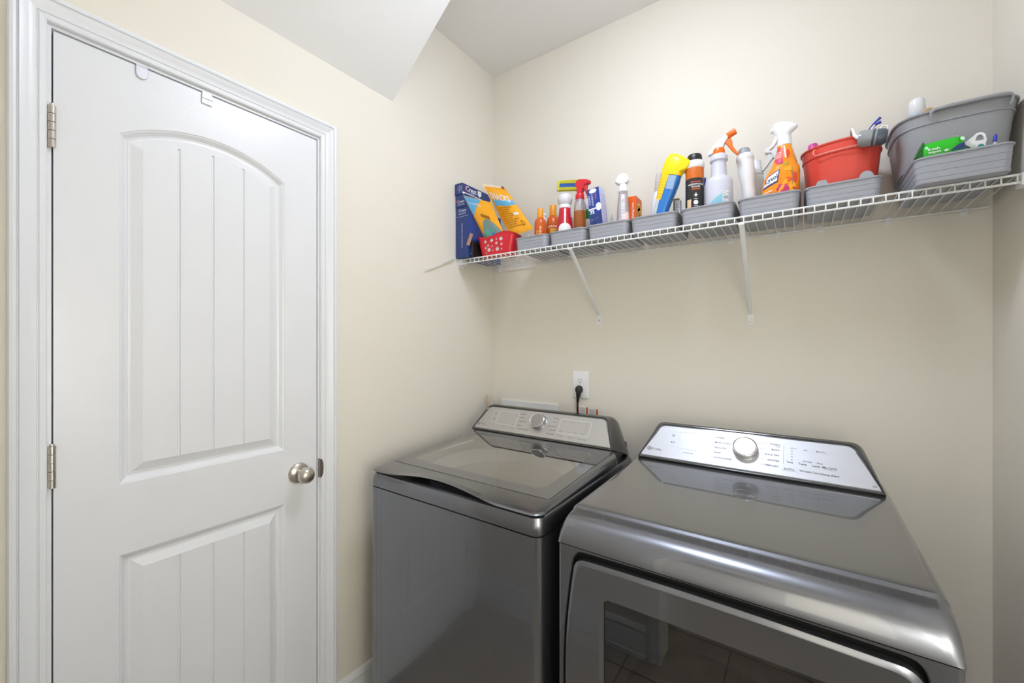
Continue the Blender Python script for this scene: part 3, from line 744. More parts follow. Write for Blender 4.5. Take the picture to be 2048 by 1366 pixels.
# ------------------------------------------------------------------ grey bins standing along the shelf
ZS = 1.7525
def make_bin(w=0.166, d=0.235, h=0.0575, tabs=False):
    """origin at the middle of the base; three fine ribs round the wall; rolled rim"""
    mb = MB()
    prof = [(0.0, -0.0075), (0.0005, -0.0045), (0.004, -0.0030)]
    for zr in (0.18, 0.42, 0.66): prof += [(zr * h - 0.0009, -0.005 + 0.0058 * zr), (zr * h, -0.0040 + 0.0058 * zr), (zr * h + 0.0009, -0.005 + 0.0058 * zr)]
    prof += [(h - 0.005, 0.0), (h - 0.0045, 0.0030), (h - 0.001, 0.0034), (h, 0.0022), (h, 0.0002), (h - 0.003, -0.0008), (0.0025, -0.0085)]
    rings = []
    for z, o in prof:
        hw, hd = w / 2 - 0.0034 + o, d / 2 - 0.0034 + o
        rings.append(rrect(-hw, hw, -hd, hd, 0.022 + o, z, 6))
    mb.loft(rings, True, True)
    if tabs:
        yf = -d / 2 + 0.0016
        mb.prism([(-0.063, h - 0.004), (-0.060, h + 0.004), (-0.056, h + 0.0120), (-0.038, h + 0.0120), (-0.034, h + 0.004), (-0.031, h - 0.004)], yf, yf + 0.003, 'xz')
        mb.prism([(0.051 + 0.0160 * cos(R(a)), h - 0.003 + 0.0195 * sin(R(a))) for a in range(0, 181, 15)], yf, yf + 0.003, 'xz')
    return mb
BINX = [(0.401, 'leftmost grey plastic bin, beside the red basket, holding two orange bottles'),
        (0.573, 'grey plastic bin holding the red and white bottle and the amber spray bottle'),
        (0.746, 'grey plastic bin holding the tilted blue carton, clear spray bottle and orange carton'),
        (0.917, 'grey plastic bin holding the white squeeze bottle and the leaning yellow and blue bottle'),
        (1.093, 'grey plastic bin holding the black and orange bottle and the cloudy spray bottle'),
        (1.268, 'grey plastic bin holding the orange spray bottle with a white trigger head'),
        (1.448, 'grey plastic bin with a raised notched rim, in front of the coral red tub')]
bproto = None
for k, (x, lab) in enumerate(BINX):
    if k == 6:
        o = make_bin(0.178, tabs=True).build('storage_bin', M_GREYBIN, smooth=40)
    elif bproto is None:
        o = bproto = make_bin(0.1685).build('storage_bin', M_GREYBIN, smooth=40)
    else:
        o = bproto.copy(); COL.objects.link(o)
    o.location = (x, YF + 0.010 + 0.1175, ZS)
    tag(o, lab, 'bin', 'grey bins along the wire shelf')
o = make_bin(0.176, 0.245, 0.066).build('storage_bin', M_GREYBIN, smooth=40)
o.location = (1.672, 1.433 + 0.1225, ZS)
tag(o, 'grey plastic bin at the right end overhanging the shelf, holding a green packet', 'bin', 'grey bins along the wire shelf')
ZB = ZS + 0.003          # floor inside the bins

# ------------------------------------------------------------------ tubs
def tub(name, label, cat, c, a, b, h, rot, m, handle_m, staves=0, ex=2.35):
    t = thing(name, label, cat, c)
    mb = MB(); n = 72
    def ring(z, k, off=0.0):
        r = sell(0, 0, a * k + off, b * k + off, z, ex, n, rot)
        if staves and z < h * 0.78:
            r = [(x * (1 - 0.012 * (0.5 + 0.5 * cos(staves * 2 * PI * i / n))), y * (1 - 0.012 * (0.5 + 0.5 * cos(staves * 2 * PI * i / n))), zz) for i, (x, y, zz) in enumerate(r)]
        return r
    kz = lambda z: 0.86 + 0.14 * z / h - 0.03
    pr_ = [(0.0, 0.845, 0), (0.003, 0.85, 0)] + [(h * q, kz(h * q), 0) for q in (0.2, 0.4, 0.6, 0.70)] + [(h * 0.755, kz(h * 0.755), 0), (h * 0.765, kz(h * 0.765), 0.0025), (h * 0.785, kz(h * 0.785), 0.0025), (h * 0.80, kz(h * 0.8), 0.0002),
           (h * 0.96, kz(h * 0.96), 0), (h * 0.962, 1.0, 0), (h * 0.985, 1.0, 0.001), (h, 1.0, -0.001), (h, kz(h), -0.003), (h * 0.8, kz(h * 0.8), -0.003), (0.006, 0.84, -0.002)]
    mb.loft([ring(z, k, off) for z, k, off in pr_], True, True)
    mb.build('tub_wall', m, t, smooth=40)
    return t
redtub = tub('round_tub', 'coral red oval plastic tub standing behind the notched grey bin', 'tub', (1.452, 1.632, ZS + 0.0585), 0.101, 0.079, 0.1455, R(-10), M_REDTUB, None, 14)
mb = MB()
hz = 0.1375
mb.tube([(-0.052, -0.076, 0.134), (-0.056, -0.083, 0.129), (-0.056, -0.083, 0.117), (-0.050, -0.0835, 0.1115), (-0.020, -0.0855, 0.1125), (0.020, -0.0855, 0.1125), (0.052, -0.0815, 0.1125), (0.058, -0.079, 0.117), (0.060, -0.077, 0.128), (0.054, -0.075, 0.134)], 0.0017, 8)
mb.xf = None
mb.v = [(x * cos(R(-10)) - y * sin(R(-10)), x * sin(R(-10)) + y * cos(R(-10)), z) for x, y, z in mb.v]
mb.build('handle_loop', mat('pale_coral', (0.84, 0.36, 0.30), 0.4), redtub, smooth=60)
gtub = tub('round_tub', 'large grey oval plastic tub with rope-style handle at the right end of the shelf', 'tub', (1.6795, 1.6260, ZS + 0.0675), 0.1190, 0.124, 0.139, 0.0, M_GREYTUB, None, 0, 3.8)
def on_rim(ang, k, z, off=0.0):
    x, y, _ = sell(0, 0, 0.1190 * k + off, 0.124 * k + off, z, 3.8, 360)[int(ang) % 360]
    return (x, y, z)
mb = MB()
pts = [on_rim(259, 0.975, 0.114, 0.004), on_rim(259, 1.0, 0.120, 0.004), on_rim(259, 1.0, 0.131, 0.005), on_rim(262, 1.0, 0.136, 0.005)] + [on_rim(a, 1.0, 0.137, 0.005) for a in (268, 274, 281, 288, 295)] + [on_rim(301, 1.0, 0.136, 0.005), on_rim(304, 1.0, 0.131, 0.005), on_rim(304, 1.0, 0.120, 0.004), on_rim(304, 0.975, 0.114, 0.004)]
mb.tube(pts, [0.003, 0.0032, 0.0035, 0.004, 0.005, 0.005, 0.005, 0.005, 0.005, 0.004, 0.0035, 0.0032, 0.003], 10)
mb.build('rope_handle', M_GREYTUB, gtub, smooth=60)

# ------------------------------------------------------------------ bottles, boxes and packets on the shelf
def lathe_part(root, name, prof, m, n=28, c=(0, 0, 0), mis=None, sm=40, cap0=True, cap1=True, sx=1, sy=1):
    mb = MB(); mb.lathe(prof, c, n, mis=mis, cap0=cap0, cap1=cap1, sx=sx, sy=sy); return mb.build(name, m, root, smooth=sm)
def prism_part(root, name, pts, t, m, xf=None, bevel=0.0015, plane='xz', seg=2):
    mb = MB(); mb.xf = xf; mb.prism(pts, -t / 2, t / 2, plane); return mb.build(name, m, root, smooth=40, bevel=bevel, seg=seg)
def toward(x, y):
    """facing angle in degrees from a point on the shelf to the room's doorway"""
    return math.degrees(math.atan2(0.0 - y, 1.35 - x))

# tall toothpaste boxes by the left wall
M_NAVY = mat('navy_card', srgb(34, 58, 120), 0.35); M_BLUECARD = mat('blue_card', srgb(28, 62, 150), 0.3); M_PAPER = mat('white_print', (0.82, 0.82, 0.82), 0.5)
t = thing('tall_carton', 'tall navy blue carton standing against the left wall at the shelf end', 'carton', (0.0045, 1.452, ZT + 0.0030))
mb = MB(); mb.box(0, 0.078, 0, 0.255, 0, 0.238); mb.build('carton', M_NAVY, t, smooth=0, bevel=0.0012)
mb = MB(); mb.prism([(0.0779, 0.0), (0.0783, 0.0), (0.0783, 0.238), (0.0779, 0.238)], 0.002, 0.253, 'xz'); mb.build('side_print', M_BLUECARD, t, smooth=0)
pr = Print(); fn = plane_fn((0, 0, 0), (1, 0, 0), (0, 0, 1))
pr.text(fn, 'PROFESSIONAL WHITE STRIPS', 0.040, 0.105, 0.0085, 0, ang=90); pr.text(fn, 'Crest', 0.040, 0.222, 0.020, 0); pr.text(fn, 'WHITENING', 0.040, 0.207, 0.008, 0)
pr.rect(fn, 0.001, 0.077, 0.1935, 0.1945, 0)
pr.build('lettering', [M_PAPER], t)
t = thing('small_carton', 'small blue carton stacked on the tall navy carton, under the long one', 'carton', (0.0045, 1.450, ZT + 0.2418))
mb = MB(); mb.box(0, 0.062, 0, 0.10, 0, 0.060); mb.build('carton', M_NAVY, t, smooth=0, bevel=0.001)
pr = Print(); fn = plane_fn((0, 0, 0), (1, 0, 0), (0, 0, 1)); pr.text(fn, 'Crest', 0.034, 0.026, 0.019, 0); pr.text(fn, 'WHITENING', 0.034, 0.012, 0.0075, 0)
pr.ring(fn, 0.013, 0.030, 0.005, 0.0075, 1, 16, 60, 300)
pr.build('lettering', [M_PAPER, mat('red_print', (0.6, 0.02, 0.03), 0.5)], t)
t = thing('long_carton', 'long blue toothpaste carton with white lower edge, on top of the stack', 'carton', (0.0045, 1.446, ZT + 0.3026), rot=(0, 0, 0))
mb = MB(); mb.box(0, 0.046, 0, 0.212, 0, 0.052); mb.build('carton', M_NAVY, t, smooth=0, bevel=0.001)
pr = Print(); fs = plane_fn((0.046, 0, 0), (0, 1, 0), (0, 0, 1)); ff = plane_fn((0, 0, 0), (1, 0, 0), (0, 0, 1))
pr.rect(fs, 0.001, 0.211, 0.001, 0.011, 0); pr.text(fs, 'Crest', 0.062, 0.032, 0.034, 0, bold=0.0006); pr.ring(fs, 0.030, 0.033, 0.008, 0.012, 1, 18, 40, 310)
pr.poly(fs, [(0.112, 0.046), (0.140, 0.046), (0.140, 0.026), (0.126, 0.016), (0.112, 0.026)], 0); pr.text(fs, 'ADA', 0.126, 0.036, 0.009, 2); pr.text(fs, 'pro-health', 0.068, 0.0165, 0.009, 0)
for k in range(4): pr.text(ff, ('CAVITY', 'PROTECTION', 'TARTAR', 'FLUORIDE')[k], 0.021 + 0.007 * k, 0.026, 0.006, 0, ang=90)
pr.build('lettering', [M_PAPER, MATS['red_print'], M_NAVY], t)
# dark flat packet with a brown tag, between the cartons and the red basket
t = thing('dark_pouch', 'flat black pouch with a brown paper tag, standing beside the tall navy carton', 'pouch', (0.0850, 1.461, ZT + 0.002))
mb = MB(); mb.prism([(0, 0), (0.017, 0), (0.015, 0.074), (0.002, 0.078)], 0.0, 0.08, 'xz'); mb.build('pouch', M_BLACK, t, smooth=0, bevel=0.004)
mb = MB(); mb.xf = Matrix.Translation((-0.012, -0.012, 0.058)) @ Matrix.Rotation(R(24), 4, 'Y'); mb.box(0, 0.020, 0, 0.0015, 0, 0.056); mb.build('paper_tag', mat('kraft_paper', (0.42, 0.24, 0.15), 0.7), t, smooth=0)
pr = Print(); fn = plane_fn((0.0, -0.0008, 0.0), (1, 0, 0), (0, 0, 1)); pr.text(fn, 'BONUS', 0.0085, 0.016, 0.0040, 0); pr.build('lettering', [M_PAPER], t)

# red basket with round holes
t = thing('red_basket', 'small bright red plastic basket with round holes, holding two yellow pouches', 'basket', (0.1940, 1.5440, ZT + 0.002), rot=(0, 0, R(12)))
bw, bd, bh = 0.0965, 0.047, 0.095
def wave(s): return -0.011 * sin(2 * PI * s)
holes = [(-0.062, 0.068, .0075), (-0.020, 0.072, .0090), (0.012, 0.076, .0055), (0.040, 0.076, .0100), (-0.044, 0.050, .0066), (-0.018, 0.046, .0050), (0.010, 0.058, .0078), (0.042, 0.052, .0072), (-0.060, 0.040, .0070), (-0.040, 0.030, .0100),
         (-0.014, 0.026, .0050), (0.014, 0.032, .0105), (0.042, 0.030, .0055), (-0.058, 0.018, .0050)]
kk = lambda z: 0.80 + 0.20 * z / bh
mb = MB()
def bring(k, off, zf): 
    r = rrect(-bw * k + off, bw * k - off, -bd * k + off, bd * k - off, 0.022, 0, 10)
    return [(x, y, zf(x, y)) for x, y, z in r]
# walls as rings; the front wall is left to a pierced plate of its own
rim = lambda x, y: bh + (wave((x + bw) / (2 * bw)) if y < 0 else 0.0)
def wall(off):
    out = []
    for q in (0.0, 0.03, 0.5, 0.93): out.append(bring(kk(bh * q), off, lambda x, y, q=q: bh * q + (wave((x + bw) / (2 * bw)) * q if y < 0 else 0)))
    return out
holes = [(x * 0.78 - 0.003, z, r * 0.92) for x, z, r in holes]
n = 44
outer = wall(0.0); inner = wall(0.0022)
NF = [33, 34]        # straight front span between the two front corner arcs
def add_wall(rings, skip):
    b = len(mb.v); m = len(rings[0])
    for r in rings: mb._add(r, [])
    for k in range(len(rings) - 1):
        for i in range(m):
            j = (i + 1) % m
            if skip(i): continue
            mb.f.append([b + k * m + i, b + k * m + j, b + (k + 1) * m + j, b + (k + 1) * m + i]); mb.m.append(0)
fi = 32              # index of the straight front edge start (after the front-left arc)
add_wall(outer, lambda i: i == fi); add_wall(inner, lambda i: i == fi)
mb._add(outer[0], [list(range(44))])
for side in (outer, inner):
    yb, yt = side[0][fi][1], side[-1][fi][1]
    x0b, x1b, x0t, x1t = side[0][fi][0], side[0][fi + 1][0], side[-1][fi][0], side[-1][fi + 1][0]
    P = lambda x, z: (x, yb + (yt - yb) * min(z / (bh * 0.93), 1.2), z)
    top = [P(x1t + (x0t - x1t) * k / 16, side[-1][fi + 1][2] if k == 0 else (side[-1][fi][2] if k == 16 else bh * 0.93 + wave(((x1t + (x0t - x1t) * k / 16) + bw) / (2 * bw)) * 0.93)) for k in range(17)]
    loops = [[P(x0b, 0), P(x1b, 0)] + top] + [[P(cx + r * cos(2 * PI * k / 14), cz + r * sin(2 * PI * k / 14)) for k in range(14)] for cx, cz, r in holes]
    fill(mb, loops)
# flared lip
lip0 = bring(kk(bh * 0.93), 0.0, lambda x, y: bh * 0.93 + (wave((x + bw) / (2 * bw)) * 0.93 if y < 0 else 0))
mb.build('basket', M_RED, t, smooth=40)
mb = MB()
def lipring(k, dz):
    r = rrect(-bw * k, bw * k, -bd * k, bd * k, 0.024, 0, 10); i0 = 32
    r = r[:i0 + 1] + [tuple(Vector(r[i0]).lerp(Vector(r[i0 + 1]), q / 16)) for q in range(1, 16)] + r[i0 + 1:]
    return [(x, y, bh * 0.93 + dz + (wave((x + bw) / (2 * bw)) * 0.93 if y < 0 else 0)) for x, y, z in r]
mb.loft([lipring(0.985, -0.002), lipring(1.0, 0.002), lipring(1.045, 0.0065), lipring(1.05, 0.0085), lipring(1.03, 0.0085), lipring(0.975, 0.0)], False, False)
mb.build('flared_lip', M_RED, t, smooth=50)

mb = MB(); mb.loft([bring(kk(bh * q) , 0.0045, lambda x, y, q=q: 0.003 + (bh * 0.90 + (wave((x + bw) / (2 * bw)) * 0.93 if y < 0 else 0)) * q) for q in (0.0, 0.35, 0.7, 1.0)], True, False)
mb.build('white_liner', mat('liner_white', (0.80, 0.74, 0.72), 0.5), t, smooth=40, solid=0.0008)
# yellow pouches leaning out of the red basket: puffed sheets with welded edges
def pouch(root, name, P00, P10, P11, P01, puff, m, nu=10, nv=14):
    P00, P10, P11, P01 = map(Vector, (P00, P10, P11, P01)); nrm = (P10 - P00).cross(P01 - P00).normalized()
    def f(u, v, s):
        p = (P00 * (1 - u) + P10 * u) * (1 - v) + (P01 * (1 - u) + P11 * u) * v
        w = (max(0.0, sin(PI * u)) ** 0.55) * (max(0.0, sin(PI * min(1, v * 1.12 + 0.0))) ** 0.55 if v < 0.89 else 0.0)
        w *= 1 + 0.18 * sin(7 * u + 5 * v) 
        return p + nrm * (puff * w * s + 0.0007 * s)
    mb = MB()
    mb.grid(lambda u, v: tuple(f(u, v, 1)), nu, nv); mb.grid(lambda u, v: tuple(f(u, v, -1)), nu, nv)
    o = mb.build(name, m, root, smooth=60)
    return lambda u, v, d=0.0012: tuple(f(u, v, 1) + nrm * d)
M_YEL = mat('yellow_film', srgb(250, 176, 32), 0.28, bump=0.6, bscale=45); M_SKY = mat('sky_blue_film', srgb(96, 178, 226), 0.3); M_CREAM = mat('cream_film', srgb(252, 232, 210), 0.35)
M_TEAL = mat('teal_wrap', srgb(96, 170, 160), 0.35); M_BRN = mat('brown_print', srgb(120, 60, 20), 0.5); M_BLU2 = mat('bright_blue', srgb(58, 128, 206), 0.35)
t = thing('snack_pouch', 'yellow pouch with blue corner and clear window, in the red basket nearer the cartons', 'pouch', (0.18, 1.55, ZT + 0.03), group='yellow pouches in the red basket')
L = lambda x, y, z: (x - 0.18, y - 1.55, z - (ZT + 0.03))
f1 = pouch(t, 'pouch', L(0.150, 1.526, 1.80), L(0.262, 1.536, 1.79), L(0.204, 1.466, 1.986), L(0.069, 1.432, 2.036), 0.009, M_YEL)
pr = Print()
pr.mb.grid(lambda u, v: f1(0.0 + 0.62 * u * v + 0.02, 0.60 + 0.395 * v), 6, 8, 0)
pr.mb.grid(lambda u, v: f1(0.20 + 0.75 * u, 0.30 + 0.30 * v * (1 - 0.75 * abs(2 * u - 1) ** 2), 0.0014), 10, 6, 1)
pr.mb.grid(lambda u, v: f1(0.06 + 0.90 * u, 0.13 + 0.26 * v * sin(PI * (0.15 + 0.8 * u)), 0.0018), 10, 5, 2)
pr.mb.grid(lambda u, v: f1(0.30 + 0.60 * u, 0.12 + 0.20 * v * sin(PI * u), 0.0022), 10, 5, 3)
fnp = lambda x, y: f1(0.5 + x, 0.5 + y, 0.0022)
pr.text(fnp, 'minis', 0.06, 0.155, 0.13, 4, ang=-4, bold=0.003, sx=1.25)
pr.text(fnp, 'LITTLE CRACKERS', -0.17, 0.37, 0.045, 5, 'CENTER', sx=1.3)
pr.build('pouch_print', [M_SKY, mat('clear_window', srgb(120, 150, 150), 0.25), M_TEAL, M_BLU2, M_BRN, M_PAPER], t)
t = thing('snack_pouch', 'tall yellow pouch with white lettering, leaning out over the right rim of the red basket', 'pouch', (0.28, 1.55, ZT + 0.05), group='yellow pouches in the red basket')
L = lambda x, y, z: (x - 0.28, y - 1.55, z - (ZT + 0.05))
f2 = pouch(t, 'pouch', L(0.258, 1.548, 1.842), L(0.378, 1.552, 1.858), L(0.235, 1.527, 2.068), L(0.109, 1.520, 2.108), 0.009, M_YEL)
pr = Print()
pr.mb.grid(lambda u, v: f2(u, 0.955 + 0.045 * v), 6, 1, 1); pr.mb.grid(lambda u, v: f2(0.0 + 0.05 * u, v), 1, 14, 1)
pr.mb.grid(lambda u, v: f2(0.12 + 0.86 * u, 0.555 + 0.12 * v + 0.012 * sin(9 * u)), 10, 4, 0)
fnp = lambda x, y: f2(0.5 + x, 0.5 + y, 0.0020)
pr.text(fnp, 'SNACKS', 0.0, 0.225, 0.19, 2, ang=-6, bold=0.005, sx=1.1)
for k in range(10): pr.text(fnp, 'contains wheat milk and soy keep in a cool dry place'[k * 3 % 18:k * 3 % 18 + 22 - (k % 3) * 4], -0.34, 0.02 - 0.042 * k, 0.052, 3, 'LEFT', sx=1.25)
pr.mb.grid(lambda u, v: f2(0.66 + 0.22 * u, 0.345 + 0.05 * v, 0.0022), 2, 2, 2); pr.ring(fnp, 0.30, -0.33, 0.04, 0.055, 3)
pr.mb.grid(lambda u, v: f2(0.86 + 0.12 * u, 0.952 + 0.05 * v, 0.0022), 2, 2, 3)
pr.build('pouch_print', [M_SKY, M_CREAM, M_PAPER, M_BRN], t)

def bottle_print(root, prof, items, mats, face, name='label_print', off=0.0006):
    """flat print wrapped on a turned body. items: callables(pr, fn)"""
    pr = Print(); fn = cyl_fn(0, face, off, rf=lerp_prof(prof))
    for it in items: it(pr, fn)
    return pr.build(name, mats, root)
TX = lambda body, x, y, s, mi=0, ang=0.0, bold=0.0, sx=1.0, shear=0.0: (lambda pr, fn: pr.text(fn, body, x, y, s, mi, ang=ang, bold=bold, sx=sx, shear=shear))
RC = lambda x0, x1, y0, y1, mi=0, n=6: (lambda pr, fn: pr.rect(fn, x0, x1, y0, y1, mi, n))
EL = lambda cx, cy, a, b, mi=0: (lambda pr, fn: pr.ell(fn, cx, cy, a, b, mi))
PO = lambda pts, mi=0: (lambda pr, fn: pr.poly(fn, pts, mi))

# two orange sunscreen bottles and a white pump bottle in the first bin
M_ORG = mat('amber_orange_plastic', srgb(205, 92, 20), 0.3); M_GOLD = mat('golden_cap', srgb(236, 158, 40), 0.35); M_YPRINT = mat('yellow_print', srgb(246, 190, 60), 0.5)
def sun_bottle(x, y, h, r, label, prints):
    t = thing('lotion_bottle', label, 'bottle', (x, y, ZB), group='orange lotion bottles in the leftmost bin')
    pf = [(0, 0), (r * 0.9, 0), (r, 0.004), (r, h * 0.60), (r * 0.95, h * 0.68), (r * 0.80, h * 0.745), (r * 0.55, h * 0.775), (r * 0.5, h * 0.79), (0, h * 0.79)]
    lathe_part(t, 'body', pf, M_ORG, sy=1)
    lathe_part(t, 'cap', [(r * 0.52, h * 0.785), (r * 0.53, h * 0.79), (r * 0.48, h * 0.985), (r * 0.44, h), (0, h)], M_GOLD, cap0=False)
    bottle_print(t, pf[1:], prints, [M_CREAM, M_YPRINT, M_BRN], toward(x, y))
sun_bottle(0.412, 1.555, 0.186, 0.0265, 'smaller orange bottle with gold cap, left of the two in the leftmost bin',
           [TX('SPF', -0.012, 0.075, 0.017, 1, ang=90), TX('TANNING', 0.000, 0.072, 0.014, 0, ang=90)])
sun_bottle(0.4205, 1.653, 0.226, 0.0310, 'larger orange bottle with gold cap and yellow label patch, in the leftmost bin',
           [TX('CARAMEL', 0.0, 0.122, 0.0130, 0, bold=0.0002), RC(-0.014, 0.018, 0.070, 0.1135, 1), TX('TANNING', 0.002, 0.104, 0.0070, 2), TX('&', 0.002, 0.094, 0.009, 2), TX('CARE', 0.002, 0.083, 0.007, 2)])
t = thing('pump_bottle', 'slim white pump bottle behind the two orange bottles', 'bottle', (0.3575, 1.679, ZB), rot=(0, 0, R(20)))
lathe_part(t, 'body', [(0, 0), (0.022, 0), (0.024, 0.004), (0.024, 0.115), (0.020, 0.135), (0.012, 0.150), (0.012, 0.156), (0, 0.156)], M_WHITE)
lathe_part(t, 'pump_collar', [(0.0145, 0.152), (0.015, 0.176), (0.011, 0.182), (0.006, 0.184), (0.006, 0.196), (0, 0.196)], M_WHITE, cap0=False)
mb = MB(); mb.tube([(0.012, 0, 0.197), (0, 0, 0.2005), (-0.012, 0, 0.2015), (-0.026, -0.004, 0.198), (-0.033, -0.006, 0.192)], [0.008, 0.0085, 0.0065, 0.0045, 0.0035], 10); mb.build('pump_head', M_WHITE, t, smooth=60)
# crumpled clear bag
def crumple(name, label, c, a, b, h, m, cat='bag', seed=1, group=None):
    rnd = random.Random(seed); t = thing(name, label, cat, c, group=group); mb = MB()
    ph = [rnd.uniform(0, 6.28) for _ in range(8)]
    def f(u, v):
        th, p = 2 * PI * u, PI * (0.5 - 0.0 - v * 0.5)
        k = 1 + 0.16 * sin(5 * th + ph[0]) * cos(3 * p + ph[1]) + 0.12 * sin(9 * th + 4 * p + ph[2]) + 0.07 * sin(15 * th + ph[3])
        k = 1 + (k - 1) * (1 if 0 < u < 1 else 1)
        return (a * k * cos(th) * cos(p) if v > 0 else 0, b * k * sin(th) * cos(p) if v > 0 else 0, h * sin(p) * k if v < 1 else 0)
    mb.grid(lambda u, v: f(u if u < 1 else 0.0, v), 28, 8); mb.build('film', m, t, smooth=22); return t
M_FILM = glassy('clear_film', (0.85, 0.87, 0.88), 0.30, 0.12)
crumple('plastic_bag', 'crumpled clear plastic bag in the leftmost grey bin', (0.356, 1.56, ZB), 0.020, 0.036, 0.068, M_FILM, seed=3)

# second bin
M_CRIM = mat('crimson_label', srgb(190, 22, 44), 0.32); M_CAPGREY = mat('translucent_dome', srgb(214, 212, 216), 0.4, bump=0.5, bscale=90)
t = thing('cleaner_bottle', 'red and white bottle with a pale dome cap, below the yellow and blue brush', 'bottle', (0.5400, 1.5425, ZB))
pf = [(0, 0), (0.035, 0), (0.037, 0.005), (0.036, 0.05), (0.0345, 0.08), (0.030, 0.115), (0.026, 0.148), (0.024, 0.166), (0.021, 0.170), (0, 0.170)]
t.scale = (1, 1, 0.955)
lathe_part(t, 'body', pf, [M_CRIM], sm=50)
lathe_part(t, 'neck_ring', [(0.023, 0.164), (0.025, 0.168), (0.0245, 0.180), (0.021, 0.184), (0, 0.184)], M_WHITE, cap0=False)
lathe_part(t, 'dome_cap', [(0.0215, 0.180), (0.027, 0.187), (0.0305, 0.197), (0.0315, 0.207), (0.0295, 0.218), (0.024, 0.227), (0.014, 0.2325), (0, 0.234)], M_CAPGREY, cap0=False, sm=60)
fc = toward(0.54, 1.5425)
bottle_print(t, pf[1:], [RC(-0.0035, 0.0035, 0.085, 0.160, 0), EL(-0.001, 0.070, 0.029, 0.026, 0), RC(0.026, 0.0335, 0.125, 0.156, 1)], [M_PAPER, mat('pale_blue_print', srgb(170, 200, 226), 0.5)], fc)
t = thing('scrub_brush', 'yellow and blue scrubbing brush standing head up behind the red and white bottle', 'brush', (0.575, 1.640, ZB))
M_YG = mat('lime_yellow_bristle', srgb(222, 214, 60), 0.6); M_BBLUE = mat('brush_blue', srgb(40, 88, 168), 0.5)
Bx = Matrix.Translation((-0.118, -0.035, 0.270)) @ Matrix.Rotation(R(9), 4, 'Y') @ Matrix.Rotation(R(4), 4, 'Z')
mb = MB(); mb.xf = Bx; mb.box(0.006, 0.118, 0.000, 0.014, 0.000, 0.046); mb.build('brush_back', mat('brush_yellow', srgb(214, 204, 70), 0.45), t, smooth=0, bevel=0.004)
mb = MB(); mb.xf = Bx; mb.box(0.020, 0.117, -0.0035, 0.001, 0.014, 0.031); mb.build('blue_strip', M_BBLUE, t, smooth=0, bevel=0.0012)
mb = MB(); mb.xf = Bx
for k in range(26):
    x = 0.022 + 0.0037 * k
    for z0, z1 in ((0.030, 0.044), (0.002, 0.014)): mb.box(x, x + 0.0018, -0.0065, 0.001, z0, z1)
mb.build('bristle_rows', M_YG, t, smooth=0)['kind'] = 'stuff'
mb = MB(); mb.tube([(-0.006, -0.026, 0.268), (0.002, -0.015, 0.225), (0.004, -0.002, 0.12), (0.004, 0.0, 0.002)], [0.008, 0.007, 0.008, 0.008], 10); mb.build('handle', M_BBLUE, t, smooth=60)
t = thing('roll_on_bottle', 'small white bottle with a green band between the dome cap and the amber spray bottle', 'bottle', (0.6005, 1.645, ZB))
lathe_part(t, 'body', [(0, 0), (0.019, 0), (0.020, 0.004), (0.020, 0.125), (0.016, 0.14), (0, 0.14)], M_WHITE)
lathe_part(t, 'green_band', [(0.0205, 0.127), (0.0208, 0.128), (0.0208, 0.166), (0.0205, 0.167)], mat('green_band', srgb(24, 128, 44), 0.4), cap0=False, cap1=False)
lathe_part(t, 'cap', [(0.019, 0.12), (0.0195, 0.167), (0.018, 0.205), (0.012, 0.219), (0, 0.219)], M_WHITE, cap0=False)
lathe_part(t, 'orange_disc', [(0.0, 0.219), (0.012, 0.219), (0.011, 0.224), (0, 0.224)], mat('orange_dot', srgb(246, 120, 60), 0.4))
M_AMB = glassy('amber_liquid', (0.42, 0.13, 0.03), 0.72, 0.08); M_CLR = glassy('clear_bottle', (0.78, 0.74, 0.73), 0.34, 0.08)
def trigger_head(root, m_body, m_lever, m_nozzle, z, xf, lever=True, nozzle=True, s=1.0):
    B = xf @ Matrix.Scale(s, 4)
    prism_part(root, 'spray_head', [(-0.022, 0.030), (-0.020, 0.044), (-0.008, 0.050), (0.020, 0.049), (0.034, 0.046), (0.034, 0.034), (0.018, 0.030), (0.012, 0.016), (0.010, 0.0), (-0.010, 0.0), (-0.012, 0.014)], 0.020, m_body, B, 0.003)
    if nozzle:
        mb = MB(); mb.xf = B; mb.lathe([(0.0085, 0.033), (0.0095, 0.034), (0.0095, 0.044), (0.004, 0.045), (0, 0.045)], (0, 0, 0.040), 14, ax='x'); mb.build('nozzle', m_nozzle, root, smooth=40)
    if lever:
        prism_part(root, 'trigger', [(0.012, 0.034), (0.026, 0.032), (0.027, 0.020), (0.034, 0.004), (0.042, -0.012), (0.038, -0.014), (0.028, -0.002), (0.020, 0.010), (0.013, 0.018)], 0.012, m_lever, B, 0.002)
t = thing('spray_bottle', 'amber liquid spray bottle with a bright red trigger head', 'spray bottle', (0.6060, 1.548, ZB))
lathe_part(t, 'liquid_body', [(0, 0), (0.0235, 0), (0.0245, 0.004), (0.0245, 0.136)], M_AMB, cap1=False)
lathe_part(t, 'clear_shoulder', [(0.0245, 0.136), (0.0245, 0.150), (0.023, 0.166), (0.0175, 0.182), (0.0165, 0.188)], M_CLR, cap0=False, cap1=False)
lathe_part(t, 'collar', [(0.0165, 0.184), (0.0185, 0.187), (0.0180, 0.207), (0.014, 0.212), (0, 0.212)], M_RED, cap0=False)
trigger_head(t, M_RED, mat('dark_red_lever', srgb(196, 50, 52), 0.4), M_RED, 0, Matrix.Translation((0, 0, 0.2115)) @ Matrix.Rotation(R(-5), 4, 'Z') @ Matrix.Rotation(R(12), 4, 'Y'), True, False, 1.12)

